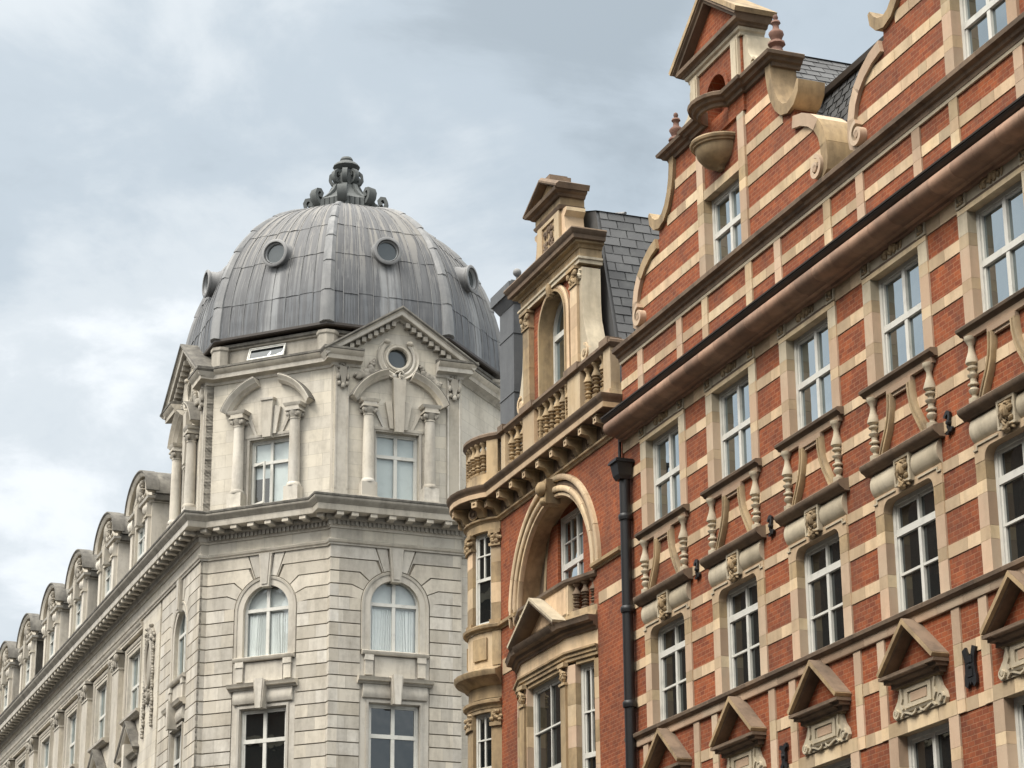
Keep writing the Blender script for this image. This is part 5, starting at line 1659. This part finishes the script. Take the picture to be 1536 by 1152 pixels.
# crown and finial
b = MB('copper_green', 'sooty_stone')
MC = FA @ T(DC[0], DC[1], 0) @ Matrix.Rotation(radians(22.5), 4, 'Z')
b.lathe([(1.42, 35.75), (1.42, 35.98), (1.34, 36.02), (1.28, 36.10), (1.28, 36.38), (1.32, 36.42), (1.20, 36.52), (.98, 36.62), (.80, 36.74), (.64, 36.90), (.50, 37.10), (.42, 37.26), (.001, 37.28)], n=8)
b.lathe([(.30, 37.22), (.36, 37.30), (.34, 37.40), (.38, 37.55), (.36, 37.72), (.27, 37.84), (.28, 37.92), (.36, 37.96), (.50, 38.06), (.48, 38.11), (.36, 38.22), (.25, 38.26), (.22, 38.30), (.24, 38.36), (.20, 38.44), (.001, 38.48)], n=12)
for i in range(8):
    a = 45 * i
    for k in range(4):
        aa = radians(a + 9 * k + 8); rr = 1.28 * cos(HT) / cos(radians((9 * k + 8) - 22.5)); b.box(rr * cos(aa) - .07, rr * cos(aa) + .07, rr * sin(aa) - .07, rr * sin(aa) + .07, 36.05, 36.40)
cr = b.build('crown', CB, MC, smooth=30)
sc0 = None
for i in range(8):
    M = MC @ Matrix.Rotation(radians(45 * i), 4, 'Z')
    if sc0 is None:
        b = MB('copper_green'); b.rake([(1.14, 36.24), (1.32, 36.28), (1.44, 36.42), (1.48, 36.60), (1.42, 36.74), (1.30, 36.76), (1.22, 36.66), (1.26, 36.54), (1.34, 36.56)], [(-.06, -.17), (-.06, .17), (.06, .17), (.06, -.17)])
        b.rake([(1.16, 36.46), (.98, 36.60), (.78, 36.78), (.60, 37.0), (.48, 37.24)], [(-.045, -.09), (-.045, .09), (.045, .09), (.045, -.09)])
        b.rake([(.34, 37.34), (.50, 37.40), (.58, 37.54), (.56, 37.72), (.46, 37.82), (.36, 37.80), (.36, 37.70), (.44, 37.66)], [(-.05, -.09), (-.05, .09), (.05, .09), (.05, -.09)])
        sc0 = b.build('scroll', cr, M, smooth=40)
    else: dup(sc0, cr, M)

# ------------------------------------------------------------------ long street front
PIT = 5.8
WX = [-9.88 - PIT * k for k in range(7)]
XL = -5.53
hs = []
for i, c in enumerate(WX):
    if c - 1.3 < LEND: continue
    hs += [rect(c - 1.08, c + 1.08, 19.08, 21.46), rect(c - 1.0, c + 1.0, 13.0, 17.2)]
b = MB('ashlar_stone'); b.prism(rect(LEND, XL, 0, 23.0), .14, .55, hs, back=False); b.box(LEND, XL - .002, .0, .2, 22.35, 23.0)
b.box(XL - 3.0, XL - .22, .0, .15, 0, 22.34); b.box(XL - .2, XL - .0, .06, .2, 0, 22.34)
lw = b.build('street_wall', CB, FL)
b = MB('carved_stone')                                       # carved cartouche on the blank pier
cx = -7.05
r = random.Random(12)
b.prism(arc(cx, 20.35, .36, .78, 0, 345, 22), -.05, .02); b.lathe([(.001, .0)], (0, 0, 0), 3) if False else None
b.rake(arc(cx, 20.35, .44, .86, 90, -265, 30), [(-.07, .0), (-.07, -.10), (.0, -.14), (.07, -.10), (.07, .0)])
b.carve(cx - .6, cx + .6, 21.1, 21.75, -.03, 40, .14, 7, .10); b.carve(cx - .35, cx + .35, 18.95, 19.55, -.03, 26, .13, 9, .09)
for s_ in (-1, 1):
    for i in range(34):
        t = i / 33; b.lump((cx + s_ * (.60 - .06 * sin(t * 5)) + r.uniform(-.06, .06), -.05, 21.3 - 3.4 * t * (.95 if s_ > 0 else 1.0)), (.085, .07, .075), 6, 4)
b.build('cartouche', lw, FL)
pil0 = None
for k in range(7):
    x = -12.78 - PIT * k
    if x < LEND + 1: continue
    M = FL @ T(x)
    if pil0 is None:
        b = MB('portland_stone'); b.box(-.56, .56, -.06, .15, 9, 21.25); b.box(-.60, .60, -.09, .15, 21.25, 21.32)
        b.use('carved_stone'); b.frustum((0, .03, 21.32), (.56, .12), (0, .0, 21.82), (.66, .17), 0)
        b.carve(-.62, .62, 21.34, 21.86, -.10, 40, .16, 3, .09)
        for s_ in (-1, 1): b.lump((s_ * .55, -.16, 21.70), (.16, .12, .15)); b.lump((s_ * .2, -.14, 21.55), (.12, .08, .16))
        b.use('portland_stone'); b.box(-.74, .74, -.22, .15, 21.86, 21.96)
        pil0 = b.build('pilaster', CB, M)
    else: dup(pil0, CB, M)
b = MB('portland_stone')
b.mould([(LEND, .14), (XL - 3.0, .14)], [(0, 21.97), (.18, 21.97), (.19, 22.05), (.21, 22.06), (.22, 22.14), (.26, 22.18), (.28, 22.24), (0, 22.26)])
b.mould([(LEND, .14), (XL - 3.0, .14)], [(0, 21.80), (.03, 21.80), (.05, 21.88), (.0, 21.95)])
b.build('entablature', CB, FL)
s0 = None
for i, c in enumerate(WX):
    if c - 1.3 < LEND: continue
    M = FL @ T(c)
    if s0 is None:
        b = MB('portland_stone')
        b.prism(rect(-1.34, 1.34, 19.08, 21.72), .06, .50, [rect(-.98, .98, 19.08, 21.40)])
        b.rake([(-1.24, 19.1), (-1.24, 21.62), (1.24, 21.62), (1.24, 19.1)], [(-.10, .06), (-.10, -.02), (-.02, .01), (.02, -.03), (.10, -.05), (.10, .06)])
        b.rake([(-1.04, 19.1), (-1.04, 21.45), (1.04, 21.45), (1.04, 19.1)], [(-.05, .06), (-.05, .02), (.04, .0), (.05, .06)])
        b.mould([(-1.4, .1), (1.4, .1)], [(0, 18.90), (.12, 18.91), (.16, 18.96), (.24, 19.0), (.26, 19.08), (-.4, 19.11)])
        # pediment of the window below
        b.mould([(-1.35, .1), (1.35, .1)], [(0, 17.42), (.16, 17.43), (.2, 17.5), (.3, 17.54), (.33, 17.62), (0, 17.66)])
        b.use('sooty_stone'); b.rake([(-1.5, 17.58), (0, 18.72), (1.5, 17.58)], [(.0, .1), (.0, -.22), (.06, -.25), (.12, -.25), (.12, .1)])
        b.use('portland_stone'); b.rake([(-1.44, 17.58), (0, 18.66), (1.44, 17.58)], [(-.10, .1), (-.10, -.12), (-.02, -.20), (.05, -.20), (.05, .1)])
        b.prism([(-.14, 17.0), (.14, 17.0), (.2, 18.0), (-.2, 18.0)], -.26, .1)
        b.prism(rect(-1.2, 1.2, 13.0, 17.42), .06, .5, [rect(-.95, .95, 13.0, 17.1)])
        s0 = b.build('window_surround', CB, M)
        wb, wg = window_mesh(1.98, 2.34, .08, [(0, .05, .08, 2.26)], [(1.12, .055)]); w0 = win('window', CB, M @ T(0, .16, 19.08), wb, wg)
        wb, wg = window_mesh(1.92, 4.1, .08, [(0, .05, .08, 4.0)], [(2.4, .06)]); w1 = win('window', CB, M @ T(0, .16, 13.0), wb, wg, 'dark_glass')
    else:
        dup(s0, CB, M); dup(w0, CB, M @ T(0, .16, 19.08)); dup(w1, CB, M @ T(0, .16, 13.0))
# dormers
d0 = None
for k in range(7):
    x = -10.12 - 5.86 * k
    if x < LEND + 2: continue
    M = FL @ T(x, .0)
    if d0 is None:
        b = MB('portland_stone')
        b.prism(rect(-1.55, 1.55, 23.8, 27.0), .15, .6, [rect(-.86, .86, 23.9, 26.30)])
        b.box(-1.55, -1.35, .2, 1.1, 23.8, 27.0); b.box(1.35, 1.55, .2, 1.1, 23.8, 27.0)
        b.prism(rect(-.98, .98, 23.8, 26.42), .08, .5, [rect(-.84, .84, 23.9, 26.28)])
        for s_ in (-1, 1):
            b.box(s_ * 1.26 - .19, s_ * 1.26 + .19, .02, .2, 23.8, 26.2); b.box(s_ * 1.26 - .22, s_ * 1.26 + .22, -.05, .2, 26.2, 26.28); b.lump((s_ * 1.26, -.02, 26.48), (.17, .14, .2)); b.box(s_ * 1.26 - .16, s_ * 1.26 + .16, -.02, .2, 26.28, 26.75)
        b.prism([(-.16, 26.2), (.16, 26.2), (.26, 27.0), (-.26, 27.0)], -.12, .2)
        b.mould([(-1.55, .8), (-1.55, .15), (1.55, .15), (1.55, .8)], [(0, 26.72), (.06, 26.73), (.10, 26.80), (.22, 26.84), (.24, 26.93), (0, 26.97)])
        b.prism([(-1.66, 27.0)] + arc(0, 27.0, 1.66, 1.06, 180, 0, 20)[1:-1] + [(1.66, 27.0)], .10, .5)
        b.use('carved_stone'); b.carve(-.42, .42, 27.08, 27.95, .04, 36, .17, 4, .10); b.lump((0, -.02, 27.5), (.24, .13, .36)); b.carve(-.9, .9, 27.04, 27.28, .06, 20, .16, 5, .07)
        b.use('portland_stone')
        arcp = arc(0, 27.0, 1.80, 1.14, 176, 4, 22)
        b.rake(arcp, [(-.10, .2), (-.10, -.04), (-.03, -.10), (.04, -.13), (.04, .2)])
        b.use('sooty_stone'); b.rake(arcp, [(.035, .3), (.035, -.15), (.08, -.18), (.12, -.17), (.12, .3)])
        d0 = b.build('dormer', CB, M, smooth=35)
        b = MB('sooty_stone'); b.rake(arc(0, 27.0, 1.80, 1.14, 180, 0, 22), [(-.04, .2), (-.04, 1.15), (.10, 1.15), (.10, .2)])
        b.mould([(1.62, .2), (1.62, 1.15)], [(-.2, 26.74), (.18, 26.78), (.22, 26.95), (.16, 27.06), (-.2, 27.12)]) ; b.mould([(-1.62, 1.15), (-1.62, .2)], [(-.2, 26.74), (.18, 26.78), (.22, 26.95), (.16, 27.06), (-.2, 27.12)])
        b.build('dormer_roof', d0, M, smooth=40)
        wb, wg = window_mesh(1.68, 2.40, .10, [(0, .06, .1, 2.3)], [(1.25, .06), (1.9, .025)], d=.09); win('window', d0, M @ T(0, .18, 23.9), wb, wg)
    else: dup(d0, CB, M)
for k in range(-1, 7):
    xa, xb_ = -10.12 - 5.86 * k - 1.56 - 2.7, -10.12 - 5.86 * k - 1.58
    if k == -1: xa, xb_ = -8.5, -4.6
    if xa < LEND: continue
    b = MB('sooty_stone')
    b.box(xa, xb_, .12, .42, 23.85, 24.62); b.mould([(xa, .12), (xb_, .12)], [(-.3, 24.60), (.06, 24.60), (.10, 24.68), (.08, 24.74), (-.35, 24.78)])
    b.build('roof_parapet', CB, FL)
b = MB('slate')
slate_slope(b, (LEND, .62, 23.9), (-4.7, .62, 23.9), (-4.7, 1.3, 27.3), (LEND, 1.3, 27.3), .6, .4)
b.box(LEND, -4.6, 1.35, 9, 23, 27.25)
b.build('slate_roof', CB, FL)
b = MB('old_lead'); b.box(LEND, -33.5, 2.2, 8, 26.6, 28.6); b.box(LEND, -33.4, 2.0, 8, 28.6, 28.75); b.build('roof_plant_room', CB, FL)
b = MB('clay_pot')
for dx in (0, .45): b.lathe([(.17, 0), (.15, .1), (.13, .7), (.17, .75), (.17, .85), (.12, .86)], (-24.2 + dx, 3.4, 28.0), 10)
b.use('opposite_brick'); b.box(-24.8, -23.4, 3.0, 3.8, 26.5, 28.05)
b.build('chimney', CB, FL)
# side street range behind the tower: slate mansard seen past the drum
b = MB('slate')
slate_slope(b, (*Bp(.2), 24.0), (*Bp(15), 24.0), (Bp(15)[0] - .6, Bp(15)[1] + .6, 26.0), (Bp(.2)[0] - .6, Bp(.2)[1] + .6, 26.0), .5, .3)
b.use('bright_lead'); b.mould([(Bp(.2)[0] - .6, Bp(.2)[1] + .6), (Bp(15)[0] - .6, Bp(15)[1] + .6)], [(-1.5, 25.98), (.12, 25.98), (.12, 26.12), (-1.5, 26.3)])
b.build('slate_roof', CB, FA)

# ================================================================== setting: ground, road, the other side of the street
def flat(name, pts, z, mat_):
    b = MB(mat_); b.add([(x, y, z) for x, y in pts], [(0, 1, 2, 3)]); o = b.build(name, None, FR); o['kind'] = 'structure'; return o
flat('ground', [(-1500, -1500), (1500, -1500), (1500, 1500), (-1500, 1500)], -.004, 'paving')
flat('road', [(-400, -20), (200, -20), (200, -4), (-400, -4)], .0, 'asphalt')
b = MB('paving'); b.box(-49.5, 60, -4, -.01, .0, .12); o = b.build('pavement', None, FR); o['kind'] = 'structure'
b = MB('paving'); b.box(-200, 60, -24, -20, .0, .12); o = b.build('far_pavement', None, FR); o['kind'] = 'structure'
OT = thing("terrace", "dark brick terrace with stepped gables across the street, mirrored in the striped building's windows", "building", tuple((FR @ T(-40, -24.2, 0)).translation))
b = MB('opposite_brick')
out = [(-140, 0), (40, 0), (40, 23)]
x = 36.0
while x > -138:
    out += [(x, 23), (x, 24.6), (x - .9, 24.6), (x - .9, 26.2), (x - 1.8, 26.2), (x - 1.8, 28.0), (x - 3.8, 28.0), (x - 3.8, 26.2), (x - 4.7, 26.2), (x - 4.7, 24.6), (x - 5.6, 24.6), (x - 5.6, 23)]
    x -= 8.4
out += [(-140, 23)]
b.prism(out, -30, -24.2)
b.build('wall', OT, FR)
b = MB('pale_terracotta')
for z in (5.2, 9.2, 13.2, 17.2, 21.2): b.box(-140, 40, -24.2, -24.05, z, z + .35)
b.build('stone_band', OT, FR)
b = MB('dark_glass')
x = 38.0
while x > -139:
    for z in (6.2, 10.2, 14.2, 18.0): b.box(x - 1.3, x, -24.2, -24.17, z, z + 2.1)
    x -= 2.8
b.build('window_band', OT, FR)
